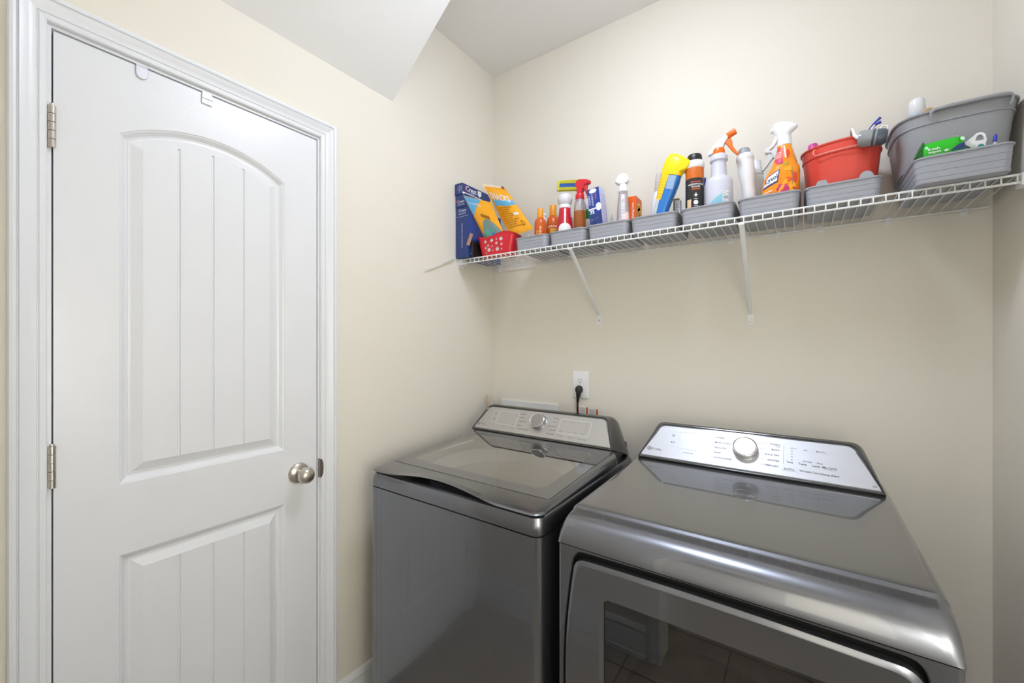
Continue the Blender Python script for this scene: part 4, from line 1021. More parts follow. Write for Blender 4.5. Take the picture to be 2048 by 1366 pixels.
# third bin: tilted blue carton, crumpled film, clear spray bottle
t = thing('blue_carton', 'blue carton with white lettering tilted to the left, in the bin beside the amber spray', 'carton', (0.7025, 1.541, ZB + 0.004), rot=(0, R(-7), R(-2)))
mb = MB(); mb.box(-0.0255, 0.0255, -0.028, 0.026, 0, 0.205); mb.build('carton', M_BLUECARD, t, smooth=0, bevel=0.0012)
pr = Print(); ff = plane_fn((0, -0.028, 0), (1, 0, 0), (0, 0, 1)); fs = plane_fn((0.0255, 0, 0), (0, 1, 0), (0, 0, 1))
pr.rect(ff, -0.0253, 0.0253, 0.0, 0.104, 1)
pr.text(ff, 'DISINFECT', -0.005, 0.160, 0.0105, 0, ang=90); pr.text(ff, 'CLEAN', -0.018, 0.160, 0.0125, 0, ang=90); pr.text(ff, 'FRESH', 0.010, 0.172, 0.010, 2, ang=90)
pr.ell(ff, 0.0, 0.194, 0.016, 0.009, 0); pr.ell(ff, 0.017, 0.126, 0.012, 0.016, 0); pr.rect(ff, -0.026, 0.010, 0.120, 0.126, 0); pr.text(ff, '72', -0.012, 0.110, 0.018, 0, bold=0.001)
pr.text(ff, '50 CT', -0.004, 0.080, 0.013, 0); pr.text(ff, 'E', 0.006, 0.062, 0.010, 0)
pr.rect(fs, -0.0275, 0.0255, 0.004, 0.203, 3)
for k in range(6): pr.text(fs, 'directions for use caution keep dry', -0.022 + 0.0085 * k, 0.108, 0.0105, 2 if k % 3 == 0 else 4, ang=90)
pr.build('carton_print', [M_PAPER, M_NAVY, mat('pink_print', srgb(232, 120, 160), 0.5), mat('pale_side', srgb(196, 206, 236), 0.45), M_BLUECARD], t)
crumple('plastic_bag', 'crumpled frosted plastic bag between the blue carton and the clear spray bottle', (0.750, 1.535, ZB), 0.012, 0.030, 0.078, glassy('frosted_film', (0.85, 0.86, 0.87), 0.55, 0.3), seed=5)
t = thing('spray_bottle', 'slim clear spray bottle with a white boxy head, left of the orange carton', 'spray bottle', (0.7885, 1.548, ZB))
pf = [(0, 0), (0.0230, 0), (0.0242, 0.004), (0.0242, 0.055), (0.0228, 0.100), (0.0195, 0.150), (0.0165, 0.170), (0.0165, 0.184), (0, 0.184)]
lathe_part(t, 'body', pf, glassy('pink_clear_bottle', (0.80, 0.72, 0.72), 0.42, 0.08), sm=60)
lathe_part(t, 'collar', [(0.0165, 0.178), (0.0180, 0.180), (0.0150, 0.205), (0.0115, 0.210), (0, 0.210)], M_WHITE, cap0=False)
prism_part(t, 'spray_head', [(-0.030, 0.218), (-0.018, 0.241), (-0.004, 0.250), (0.012, 0.246), (0.022, 0.232), (0.022, 0.222), (0.014, 0.210), (-0.014, 0.206)], 0.026, M_WHITE, Matrix.Rotation(R(20), 4, 'Z'), 0.003)
prism_part(t, 'trigger', [(0.018, 0.232), (0.028, 0.224), (0.022, 0.206), (0.019, 0.208), (0.020, 0.222)], 0.010, M_WHITE, Matrix.Rotation(R(20), 4, 'Z'), 0.002)
bottle_print(t, pf[1:], [RC(-0.006, 0.006, 0.055, 0.165, 1, 8), TX('FABRIC REFRESH', 0.0, 0.112, 0.0105, 2, ang=90, bold=0.0003), EL(0.017, 0.078, 0.013, 0.019, 3), RC(-0.015, -0.007, 0.05, 0.075, 0)],
             [mat('rose_print', srgb(222, 176, 176), 0.4), mat('pale_label', srgb(222, 222, 232), 0.4), M_NAVY, mat('blush_print', srgb(244, 214, 206), 0.4)], toward(0.8, 1.54))

# fourth bin: orange carton, white squeeze bottle, leaning yellow and blue bottle, small cartons
M_AHO = mat('orange_card', srgb(240, 100, 24), 0.4)
t = thing('orange_carton', 'orange baking soda carton with round yellow emblem on its right side', 'carton', (0.7965, 1.678, ZB), rot=(0, 0, 0))
mb = MB(); mb.box(-0.020, 0.018, -0.058, 0.018, 0, 0.182); mb.build('carton', M_AHO, t, smooth=0, bevel=0.0012)
pr = Print(); ff = plane_fn((0, -0.058, 0), (1, 0, 0), (0, 0, 1)); fs = plane_fn((0.018, 0, 0), (0, 1, 0), (0, 0, 1))
pr.text(ff, 'Pure Baking Soda', 0.006, 0.112, 0.0125, 0, ang=90, bold=0.0002)
pr.ell(fs, -0.020, 0.128, 0.030, 0.034, 1); pr.ring(fs, -0.020, 0.128, 0.018, 0.021, 3); pr.poly(fs, [(-0.036, 0.134), (-0.008, 0.147), (-0.004, 0.137), (-0.032, 0.124)], 2); pr.poly(fs, [(-0.026, 0.128), (-0.020, 0.130), (-0.013, 0.107), (-0.020, 0.105)], 2)
pr.rect(fs, -0.056, 0.016, 0.066, 0.086, 2)
pr.build('carton_print', [M_CREAM, M_YPRINT, mat('dark_emblem', srgb(40, 40, 70), 0.5), M_RED], t)
t = thing('squeeze_bottle', 'slim white squeeze bottle with a frosted tip, leaning by the yellow and blue bottle', 'bottle', (0.886, 1.618, ZB + 0.002), rot=(0, R(5), 0))
lathe_part(t, 'body', [(0, 0), (0.018, 0), (0.020, 0.004), (0.020, 0.135), (0.016, 0.160), (0.0115, 0.178), (0, 0.178)], M_WHITE)
lathe_part(t, 'frosted_tip', [(0.0115, 0.174), (0.0135, 0.180), (0.0135, 0.236), (0.0115, 0.246), (0, 0.246)], mat('frosted_tip', srgb(206, 198, 194), 0.5), cap0=False)
t = thing('cleaning_bottle', 'blue and yellow bottle with a flared yellow cap, leaning to the right', 'bottle', (0.9305, 1.548, ZB + 0.006), rot=(0, R(16.5), R(-6)))
t.location.x -= 0.021
mb = MB()
sec = [(0.0, 0.020, 0.016), (0.004, 0.022, 0.018), (0.06, 0.024, 0.020), (0.11, 0.027, 0.021), (0.145, 0.032, 0.022), (0.175, 0.035, 0.022), (0.200, 0.034, 0.021), (0.206, 0.032, 0.019)]
mb.loft([sell(0.004 * (z / 0.2), 0, a, b, z, 3.2, 32) for z, a, b in sec]); mb.build('body', mat('blue_gradient_body', srgb(52, 124, 204), 0.25), t, smooth=50)
mb = MB()
mb.loft([sell(0.004 + ox, 0, a, b, z, 2.6, 32) for z, a, b, ox in ((0.200, 0.036, 0.023, 0), (0.212, 0.038, 0.024, 0), (0.232, 0.040, 0.024, 0.001), (0.252, 0.036, 0.022, 0.000), (0.268, 0.026, 0.018, -0.004), (0.274, 0.018, 0.012, -0.008))]); mb.build('cap', mat('bright_yellow_cap', srgb(252, 214, 14), 0.3), t, smooth=50)
prism_part(t, 'cap_spout', [(0.0, 0.207), (0.034, 0.210), (0.056, 0.222), (0.066, 0.240), (0.060, 0.252), (0.034, 0.264), (0.0, 0.271)], 0.038, MATS['bright_yellow_cap'], None, 0.004)
pr = Print(); sa = [(z, b) for z, a, b in sec]; rb = lerp_prof([(b, z) for z, a, b in sec]); ra = lerp_prof([(a, z) for z, a, b in sec])
fn = lambda x, y: (x, -rb(y) * (max(0.0, 1 - abs((x - 0.004 * y / 0.2) / ra(y)) ** 3.2)) ** (1 / 3.2) - 0.0008, y)
pr.mb.grid(lambda u, v: fn(-0.023 * (1 + v * 0.28) + (0.021 + 0.012 * v) * u, 0.112 + 0.088 * v), 5, 8, 0)
pr.mb.grid(lambda u, v: fn(-0.0205 * (1 + v * 0.15) + 0.017 * u, 0.006 + 0.106 * v), 5, 6, 1)
pr.mb.grid(lambda u, v: fn(0.004 + 0.026 * u, 0.150 + 0.048 * v), 5, 5, 2)
for k in range(7): pr.text(fn, 'spray wipe rinse', -0.013 + 0.0012 * (6 - k), 0.121 + 0.0105 * k, 0.0042, 3)
for k in range(8): pr.rect(fn, -0.019, -0.006, 0.016 + 0.0115 * k, 0.0185 + 0.0115 * k, 4)
pr.build('label_print', [mat('yellow_label', srgb(248, 204, 24), 0.4), mat('grey_label', srgb(206, 208, 210), 0.5), mat('silver_blue', srgb(150, 176, 206), 0.3), M_BRN, mat('grey_text', srgb(150, 152, 156), 0.6)], t)
t = thing('small_carton', 'small olive yellow carton half hidden behind the leaning yellow and blue bottle', 'carton', (0.968, 1.640, ZB))
mb = MB(); mb.box(-0.013, 0.008, -0.012, 0.012, 0, 0.142); mb.build('carton', mat('olive_card', srgb(150, 132, 62), 0.5), t, smooth=0, bevel=0.001)
pr = Print(); ff = plane_fn((0, -0.012, 0), (1, 0, 0), (0, 0, 1)); pr.text(ff, 'FILTER', -0.003, 0.105, 0.010, 0, ang=90); pr.build('carton_print', [M_BLACK], t)
t = thing('small_carton', 'small pale grey carton with fine print beside the black and orange bottle', 'carton', (0.9835, 1.585, ZB))
mb = MB(); mb.box(-0.010, 0.009, -0.012, 0.012, 0, 0.118); mb.build('carton', mat('grey_card', srgb(212, 212, 220), 0.5), t, smooth=0, bevel=0.001)
pr = Print(); ff = plane_fn((0, -0.012, 0), (1, 0, 0), (0, 0, 1))
for k in range(9): pr.rect(ff, -0.0075, 0.0065 - 0.003 * (k % 3), 0.050 + 0.0065 * k, 0.0525 + 0.0065 * k, 0)
pr.build('carton_print', [MATS['grey_text']], t)

# fifth bin: black and orange bottle, cloudy spray bottle, toothbrush
t = thing('floor_cleaner_bottle', 'black and orange bottle with white collar and black cap', 'bottle', (1.0465, 1.548, ZB))
t.scale = (1, 1, 0.945)
pf = [(0, 0), (0.028, 0), (0.030, 0.004), (0.030, 0.175), (0.0300, 0.212), (0.028, 0.222), (0, 0.222)]
lathe_part(t, 'body', pf, [mat('black_label', srgb(44, 42, 42), 0.3), mat('orange_band', srgb(204, 104, 28), 0.35)], mis=[0, 0, 0, 1, 1, 1])
lathe_part(t, 'collar', [(0.0285, 0.214), (0.0315, 0.218), (0.0310, 0.236), (0.0285, 0.242), (0, 0.242)], M_WHITE, cap0=False)
lathe_part(t, 'cap', [(0.0245, 0.240), (0.0250, 0.242), (0.0240, 0.262), (0.021, 0.268), (0, 0.268)], M_BLACK, cap0=False)
f0 = toward(1.0465, 1.548) + 4
bottle_print(t, pf[1:], [TX('HARDWOOD', 0.002, 0.151, 0.0088, 0, bold=0.0002), TX('FLOOR', 0.002, 0.142, 0.0088, 0, bold=0.0002), TX('CLEANER', 0.002, 0.1335, 0.0068, 1, bold=0.0002), TX('ENHANCED', 0.002, 0.160, 0.0062, 2, bold=0.0003),
             PO([(0.002, 0.122), (0.004, 0.115), (0.009, 0.112), (0.004, 0.109), (0.002, 0.102), (0.0, 0.109), (-0.005, 0.112), (0.0, 0.115)], 0), RC(-0.004, 0.008, 0.0975, 0.0990, 0, 2), EL(0.002, 0.085, 0.0075, 0.0085, 0), RC(-0.005, 0.009, 0.0715, 0.0730, 0, 2),
             RC(-0.028, -0.013, 0.060, 0.098, 3)], [M_PAPER, mat('orange_print', srgb(230, 110, 40), 0.5), mat('rose_red_print', srgb(214, 90, 90), 0.5), mat('peach_label', srgb(226, 196, 160), 0.5)], f0)
M_HDPE = mat('cloudy_plastic', srgb(206, 208, 222), 0.38, spec=0.5)
t = thing('spray_bottle', 'cloudy white spray bottle with orange and white trigger head', 'spray bottle', (1.1225, 1.550, ZB))
pf = [(0, 0), (0.042, 0), (0.0435, 0.005), (0.0435, 0.138), (0.041, 0.148), (0.033, 0.154), (0.0265, 0.158)]
pn = list(pf)
for k in range(6): pn += [(0.0255 - 0.0005 * k, 0.160 + 0.0088 * k), (0.0242 - 0.0005 * k, 0.1635 + 0.0088 * k)]
pn += [(0.0235, 0.212), (0.0275, 0.214), (0.0275, 0.226), (0.024, 0.234), (0.018, 0.237), (0, 0.237)]
lathe_part(t, 'body', pn, M_HDPE, n=36, sm=50)
lathe_part(t, 'collar', [(0.0185, 0.235), (0.0195, 0.237), (0.0185, 0.250), (0.0165, 0.256), (0, 0.256)], mat('orange_plastic', srgb(240, 112, 20), 0.35), cap0=False)
Hx = Matrix.Translation((0.004, 0, 0.2535)) @ Matrix.Rotation(R(-24), 4, 'Y')
prism_part(t, 'spray_head', [(-0.040, 0.001), (-0.034, 0.012), (-0.006, 0.026), (0.036, 0.034), (0.038, 0.020), (0.022, 0.010), (0.012, 0.0), (-0.010, -0.004)], 0.019, M_WHITE, Hx, 0.003)
mb = MB(); mb.xf = Hx; mb.lathe([(0.0095, 0.036), (0.0105, 0.038), (0.0105, 0.062), (0.0085, 0.064), (0, 0.064)], (0, 0, 0.0265), 14, ax='x'); mb.build('nozzle', MATS['orange_plastic'], t, smooth=40)
prism_part(t, 'trigger', [(0.022, 0.008), (0.040, 0.018), (0.044, 0.008), (0.046, -0.012), (0.062, -0.042), (0.057, -0.046), (0.042, -0.026), (0.030, -0.006)], 0.012, MATS['orange_plastic'], Hx @ Matrix.Translation((0.032, 0, 0.012)) @ Matrix.Rotation(R(22), 4, 'Y') @ Matrix.Translation((-0.032, 0, -0.012)), 0.002)
f0 = toward(1.1225, 1.55)
bottle_print(t, pf[1:], [lambda pr, fn: pr.mb.grid(lambda u, v: fn(-0.034 + 0.070 * u, 0.056 + v * (0.0385 * max(0.0, 1 - (1 - u) ** 2.2))), 14, 2, 0), RC(0.010, 0.0335, 0.064, 0.100, 1), EL(0.0165, 0.093, 0.0062, 0.0045, 2), TX('sale', 0.0285, 0.094, 0.0048, 3)] +
             [RC(0.0135 + 0.0021 * k, 0.0135 + 0.0021 * k + (0.0014 if k % 3 else 0.0007), 0.073, 0.083, 3, 1) for k in range(8)] + [TX('16oz', 0.018, 0.068, 0.0042, 3), EL(0.0165, 0.093, 0.0048, 0.0030, 1)],
             [mat('aqua_print', srgb(134, 194, 214), 0.4), M_PAPER, M_NAVY, mat('barcode_ink', srgb(120, 110, 120), 0.6)], f0)
t = thing('toothbrush', 'toothbrush with a blue and white head between the black bottle and the cloudy spray bottle', 'toothbrush', (1.062, 1.632, ZB), rot=(0, 0, 0))
mb = MB(); mb.tube([(0, 0, 0), (0, 0, 0.10), (0.0005, 0, 0.15), (0.001, 0, 0.195)], [0.006, 0.0055, 0.004, 0.006], 10); mb.build('handle', M_WHITE, t, smooth=60)
mb = MB(); mb.box(-0.006, 0.008, -0.0105, -0.005, 0.168, 0.196); mb.build('bristles', mat('cobalt_bristle', srgb(50, 80, 180), 0.6), t, smooth=0, bevel=0.001)

# sixth bin: two white bottles, green spray, orange spray bottle
t = thing('cleaner_bottle', 'white bottle with grey flip cap, leaning slightly left beside the orange spray bottle', 'bottle', (1.2185, 1.600, ZB + 0.0035), rot=(0, R(-6.0), 0))
t.scale = (1, 1, 1.05)
pf = [(0, 0), (0.0205, 0), (0.0215, 0.004), (0.0210, 0.06), (0.0205, 0.110), (0.0215, 0.135), (0.0255, 0.160), (0.0255, 0.196), (0.0250, 0.200), (0.0270, 0.204), (0.0270, 0.214), (0.0235, 0.222), (0, 0.222)]
lathe_part(t, 'body', pf, M_WHITE, sm=50)
lathe_part(t, 'flip_cap', [(0.0185, 0.220), (0.0190, 0.222), (0.0180, 0.238), (0.014, 0.243), (0, 0.244)], mat('grey_cap', srgb(156, 160, 166), 0.4), cap0=False)
t = thing('screw_top_bottle', 'white bottle with a stepped screw neck, behind the orange spray bottle', 'bottle', (1.2225, 1.681, ZB))
t.scale = (1, 1, 1.06)
lathe_part(t, 'body', [(0, 0), (0.023, 0), (0.0245, 0.004), (0.0245, 0.13), (0.0235, 0.165), (0.020, 0.176), (0, 0.176)], M_WHITE)
lathe_part(t, 'screw_neck', [(0.0195, 0.174), (0.0225, 0.176), (0.0225, 0.190), (0.0165, 0.193), (0.0165, 0.203), (0.0150, 0.205), (0.0150, 0.222), (0, 0.223)], M_WHITE, cap0=False)
t = thing('spray_bottle', 'sage green spray bottle with white trigger, mostly hidden behind the orange spray bottle', 'spray bottle', (1.2980, 1.642, ZB))
lathe_part(t, 'body', [(0, 0), (0.025, 0), (0.026, 0.004), (0.026, 0.12), (0.022, 0.165), (0.016, 0.185), (0, 0.185)], mat('sage_plastic', srgb(176, 182, 168), 0.4))
lathe_part(t, 'green_collar', [(0.0165, 0.184), (0.018, 0.186), (0.0175, 0.206), (0.014, 0.210), (0, 0.210)], mat('forest_green', srgb(60, 130, 96), 0.4), cap0=False)
trigger_head(t, M_WHITE, mat('frost_lever', srgb(222, 226, 222), 0.4), MATS['forest_green'], 0, Matrix.Translation((-0.006, 0, 0.198)) @ Matrix.Rotation(R(180), 4, 'Z'), True, False, 1.2)
t = thing('spray_bottle', 'orange patterned spray bottle with white trigger head and tilted white logo panel', 'spray bottle', (1.2960, 1.5405, ZB), rot=(0, 0, R(-4)))
M_LYS = mat('orange_wrap', srgb(242, 146, 26), 0.22, vary=0.16, vscale=26)
sec = [(0.0, -0.042, 0.041, 0.028), (0.004, -0.0445, 0.0435, 0.030), (0.056, -0.0475, 0.0480, 0.031), (0.075, -0.0480, 0.0520, 0.031), (0.107, -0.0430, 0.0540, 0.030), (0.128, -0.0330, 0.0540, 0.029), (0.141, -0.0260, 0.0520, 0.027), (0.148, -0.0215, 0.0470, 0.026), (0.153, -0.0195, 0.0470, 0.026), (0.172, -0.0120, 0.0420, 0.024), (0.205, -0.0050, 0.0330, 0.019), (0.212, -0.0040, 0.0310, 0.018)]
mb = MB(); mb.loft([sell((l + r) / 2, 0, (r - l) / 2, b, z, 2.6, 40) for z, l, r, b in sec]); mb.build('body', M_LYS, t, smooth=50)
HC = 0.0135
lathe_part(t, 'collar', [(0.0175, 0.208), (0.0200, 0.211), (0.0190, 0.230), (0.0175, 0.240), (0, 0.240)], M_WHITE, c=(HC, 0, 0), cap0=False)
mb = MB()
mb.loft([[(HC - 0.002 + cx + a * cos(2 * PI * k / 20), b * sin(2 * PI * k / 20), z + tilt * a * cos(2 * PI * k / 20)) for k in range(20)]
         for z, cx, a, b, tilt in ((0.232, 0.0, 0.0175, 0.0165, 0), (0.243, -0.001, 0.0178, 0.0160, 0.0), (0.252, 0.000, 0.024, 0.0155, -0.05), (0.261, 0.002, 0.032, 0.0150, -0.12), (0.270, 0.003, 0.0345, 0.0145, -0.17), (0.278, 0.001, 0.030, 0.0130, -0.19), (0.285, -0.003, 0.021, 0.010, -0.18), (0.289, -0.006, 0.009, 0.005, -0.15))])
mb.build('spray_head', M_WHITE, t, smooth=60)
prism_part(t, 'trigger', [(HC + x, z) for x, z in ((-0.016, 0.256), (-0.024, 0.248), (-0.030, 0.234), (-0.042, 0.212), (-0.037, 0.209), (-0.026, 0.218), (-0.019, 0.230), (-0.014, 0.248))], 0.013, mat('white_lever', srgb(226, 222, 218), 0.4), None, 0.002)
mb = MB(); mb.lathe([(0.0065, 0), (0.0075, -0.002), (0.0075, -0.010), (0, -0.011)], (HC - 0.0255, 0, 0.2685), 14, ax='x'); mb.build('nozzle', M_WHITE, t, smooth=40)
pr = Print(); rl = lerp_prof([(l, z) for z, l, r, b in sec]); rr_ = lerp_prof([(r, z) for z, l, r, b in sec]); rb = lerp_prof([(b, z) for z, l, r, b in sec])
fn = lambda x, y: (x, -rb(y) * (max(0.0, 1 - abs(min(max((2 * x - rl(y) - rr_(y)) / (rr_(y) - rl(y)), -1), 1)) ** 2.6)) ** (1 / 2.6) - 0.0009, y)
def pquad(P, mi, nu=8, nv=8, d=None):
    a, b, c, d_ = map(Vector, P)
    pr.mb.grid(lambda u, v: fn(*((a * (1 - u) + b * u) * (1 - v) + (d_ * (1 - u) + c * u) * v)), nu, nv, mi)
pquad([(-0.0425, 0.078), (-0.001, 0.094), (0.005, 0.134), (-0.028, 0.118)], 1); 
fn0 = fn; fn = lambda x, y: tuple(Vector(fn0(x, y)) + Vector((0, -0.0004, 0)))
pquad([(-0.0405, 0.084), (-0.003, 0.0985), (0.002, 0.1295), (-0.027, 0.1150)], 0)
fn = lambda x, y: tuple(Vector(fn0(x, y)) + Vector((0, -0.0009, 0)))
pr.text(fn, 'Lysol', -0.0195, 0.1060, 0.0180, 1, ang=21, shear=0.25, bold=0.0003)
fn = fn0
pquad([(-0.0125, 0.160), (0.012, 0.156), (0.012, 0.203), (-0.003, 0.204)], 2); pquad([(-0.004, 0.150), (0.012, 0.150), (0.012, 0.163), (-0.008, 0.166)], 3)
fn = lambda x, y: tuple(Vector(fn0(x, y)) + Vector((0, -0.0005, 0)))
for k in range(3): pr.text(fn, ('CLEAN', 'FRESH', 'SCENT')[k], -0.003, 0.186 - 0.0075 * k, 0.0060, 0, ang=4, bold=0.0002)
pquad([(-0.002, 0.062), (0.006, 0.060), (0.030, 0.098), (0.018, 0.098)], 4, 4, 8); pr.ell(fn, 0.0260, 0.0965, 0.007, 0.006, 2)
for px, py, pa, pb, pm in ((0.036, 0.075, 0.008, 0.016, 4), (0.043, 0.100, 0.005, 0.018, 2), (0.028, 0.128, 0.012, 0.006, 4), (-0.034, 0.064, 0.008, 0.005, 4), (0.024, 0.178, 0.005, 0.014, 2), (0.040, 0.062, 0.007, 0.010, 2)): pr.ell(fn, px, py, pa, pb, pm, 14)
for k in range(6): pr.ell(fn, 0.012 + 0.010 * cos(k * PI / 3), 0.070 + 0.010 * sin(k * PI / 3), 0.0068, 0.0068, 3, 10)
pquad([(0.006, 0.1465), (0.018, 0.1435), (0.030, 0.1465), (0.018, 0.1495)], 5, 4, 3)
fn = lambda x, y: tuple(Vector(fn0(x, y)) + Vector((0, -0.0011, 0)))
pr.text(fn, 'MANGO HIBISCUS', 0.0365, 0.106, 0.0064, 1, ang=90); pr.text(fn, 'CLEANER', -0.028, 0.0680, 0.0065, 0, ang=10, bold=0.0002)
pquad([(0.0175, 0.164), (0.0215, 0.166), (0.0165, 0.204), (0.0125, 0.204)], 0, 2, 6)
pr.build('label_print', [M_PAPER, M_NAVY, mat('vermilion_print', srgb(226, 70, 40), 0.3), mat('magenta_print', srgb(206, 46, 110), 0.35), mat('amber_print', srgb(252, 176, 36), 0.3), mat('leaf_print', srgb(140, 180, 40), 0.35)], t)

# things in and on the tubs
t = thing('shampoo_bottle', 'magenta bottle top showing above the left rim of the coral red tub', 'bottle', (1.4040, 1.650, ZS + 0.0680), rot=(0, R(-7), 0))
lathe_part(t, 'body', [(0, 0), (0.014, 0), (0.015, 0.003), (0.015, 0.14), (0.011, 0.150), (0, 0.150)], mat('lilac_plastic', srgb(214, 190, 214), 0.4))
lathe_part(t, 'cap', [(0.011, 0.148), (0.0145, 0.150), (0.0135, 0.172), (0.011, 0.175), (0, 0.175)], mat('magenta_cap', srgb(206, 70, 150), 0.4), cap0=False)
t = thing('spray_gun', 'smoky grey plastic nozzle with a dark ring lying on the coral tub rim', 'nozzle', (1.512, 1.534, ZS + 0.1795), rot=(0, R(10), R(-6)))
mb = MB(); mb.lathe([(0, -0.026), (0.020, -0.026), (0.023, -0.018), (0.022, 0.006), (0.0225, 0.014)], (0, 0, 0), 24, ax='x', cap1=False); mb.build('smoky_body', glassy('smoky_plastic', (0.42, 0.44, 0.45), 0.72, 0.15), t, smooth=50)
mb = MB(); mb.lathe([(0.0215, 0.004), (0.0235, 0.005), (0.0235, 0.009), (0.0215, 0.010)], (0, 0, 0), 24, ax='x', cap0=False, cap1=False); mb.build('dark_ring', mat('slate_plastic', srgb(78, 84, 92), 0.4), t, smooth=40)
mb = MB(); mb.lathe([(0.0220, 0.012), (0.0225, 0.014), (0.0215, 0.030), (0.016, 0.036), (0, 0.037)], (0, 0, 0), 24, ax='x', cap0=False); mb.build('dark_cap', mat('smoke_cap', srgb(84, 92, 104), 0.3), t, smooth=40)
mb = MB()
mb.tube([(0.026 + 0.008 * cos(R(a)), -0.004, 0.020 + 0.008 * sin(R(a))) for a in range(-40, 221, 20)], 0.0022, 8); mb.build('hang_loop', M_WHITE, t, smooth=60)
mb = MB(); mb.tube([(-0.024, -0.002, 0.002), (-0.036, 0.004, 0.012), (-0.046, 0.012, 0.036), (-0.050, 0.038, 0.044), (-0.050, 0.062, 0.020)], [0.006, 0.005, 0.0035, 0.003, 0.003], 8); mb.build('hose', M_WHITE, t, smooth=60)
t = thing('dish_brush', 'blue and white brush handle sticking up from the coral tub behind the grey nozzle', 'brush', (1.500, 1.650, ZS + 0.0695))
mb = MB(); mb.tube([(-0.012, 0, 0.0), (0.0, 0, 0.10), (0.012, -0.002, 0.150), (0.030, -0.006, 0.183), (0.044, -0.008, 0.198)], [0.005, 0.005, 0.006, 0.005, 0.004], 10); mb.build('handle', M_WHITE, t, smooth=60)
mb = MB(); mb.tube([(0.016, -0.006, 0.172), (0.030, -0.010, 0.190), (0.046, -0.012, 0.204)], [0.0016, 0.0022, 0.0042], 8); mb.tube([(0.034, -0.0125, 0.186), (0.047, -0.0135, 0.190)], [0.003, 0.0045], 8); mb.build('blue_grip', mat('royal_blue', srgb(40, 56, 176), 0.4), t, smooth=60)
t = thing('detergent_bottle', 'white bottle cap poking above the left part of the big grey tub', 'bottle', (1.6270, 1.652, ZS + 0.076))
t.scale = (0.86, 0.86, 0.955)
lathe_part(t, 'body', [(0, 0), (0.022, 0), (0.0245, 0.004), (0.0245, 0.18), (0.021, 0.196), (0, 0.196)], mat('pale_blue_grey', srgb(188, 198, 214), 0.4))
lathe_part(t, 'cap', [(0.021, 0.194), (0.0225, 0.196), (0.0205, 0.232), (0.0185, 0.238), (0.010, 0.243), (0, 0.244)], M_WHITE, cap0=False)
t = thing('wooden_spoon', 'pale wooden spoon tip showing just above the front rim of the grey tub', 'spoon', (1.6480, 1.566, ZS + 0.207))
M_PALEWOOD = mat('pale_wood', srgb(226, 204, 160), 0.6, vary=0.1, vscale=30)
mb = MB(); mb.tube([(0.045, 0.050, -0.130), (0.010, 0.010, -0.020), (0.000, 0.000, 0.000)], [0.004, 0.0045, 0.005], 8); mb.build('handle', M_PALEWOOD, t, smooth=60)
mb = MB(); mb.loft([[(x - 0.6 * z, y - 0.5 * z, z) for x, y, z in sell(0, 0, a, 0.004, z, 2, 16)] for z, a in ((-0.004, 0.006), (0.005, 0.012), (0.014, 0.017), (0.021, 0.015), (0.026, 0.007))]); mb.build('bowl', M_PALEWOOD, t, smooth=50)
# in the end bin
t = thing('wipes_packet', 'bright green soft packet with dark corner, lying in the end bin', 'packet', (1.6405, 1.4705, ZS + 0.054), rot=(0, R(-2), R(2)))
M_GRN = mat('bright_green_film', srgb(36, 186, 30), 0.25)
mb = MB()
mb.loft([[(x, y * s, z * s2) for y, z in [(0.019 * cos(R(a)), 0.029 + 0.027 * sin(R(a)) * (1.0 if sin(R(a)) > 0 else 1.0)) for a in range(0, 360, 20)]] for x, s, s2 in ((-0.036, 0.25, 0.92), (-0.033, 0.8, 0.98), (-0.02, 1, 1), (0.02, 1, 1.03), (0.036, 0.9, 1.02), (0.040, 0.4, 1.0))])
mb.build('packet', M_GRN, t, smooth=60)
prism_part(t, 'folded_flap', [(-0.050, 0.020), (-0.034, 0.057), (-0.031, 0.057), (-0.033, 0.018)], 0.026, mat('dark_green_film', srgb(14, 96, 26), 0.35), None, 0.001)
pr = Print(); fn = lambda x, y: (x, -0.019 * cos(math.asin(max(-0.99, min(0.99, (y - 0.029) / 0.0275)))) - 0.0012, y)
pr.text(fn, 'fresh', -0.016, 0.0330, 0.0085, 0, bold=0.0002, sx=1.3); pr.text(fn, 'wipes', -0.015, 0.0255, 0.0085, 0, bold=0.0002, sx=1.2); pr.poly(fn, [(0.012, 0.020), (0.038, 0.020), (0.038, 0.034), (0.028, 0.033)], 1); pr.ell(fn, 0.006, 0.024, 0.004, 0.0025, 0); pr.ell(fn, 0.0355, 0.046, 0.004, 0.006, 2)
pr.build('packet_print', [M_PAPER, M_NAVY, mat('pale_green', srgb(190, 236, 190), 0.4)], t)
t = thing('handled_bottle', 'white plastic bottle with looped handle beside the green packet', 'bottle', (1.7025, 1.472, ZS + 0.052))
out = [(-0.012, 0.0), (-0.011, 0.026), (-0.020, 0.034), (-0.022, 0.040), (-0.010, 0.050), (-0.002, 0.058), (0.006, 0.059), (0.013, 0.052), (0.015, 0.038), (0.013, 0.028), (0.012, 0.0)]
hl = [(-0.004, 0.040), (-0.001, 0.052), (0.006, 0.053), (0.010, 0.047), (0.011, 0.039)]
mb = MB()
for y in (-0.006, 0.006): fill(mb, [[(x, y, z) for x, z in out], [(x, y, z) for x, z in hl]])
mb.loft([[(x, -0.006, z) for x, z in out], [(x, 0.006, z) for x, z in out]], False, False); mb.loft([[(x, -0.006, z) for x, z in hl], [(x, 0.006, z) for x, z in hl]], False, False)
mb.build('bottle_body', M_WHITE, t, smooth=30, bevel=0.0012)
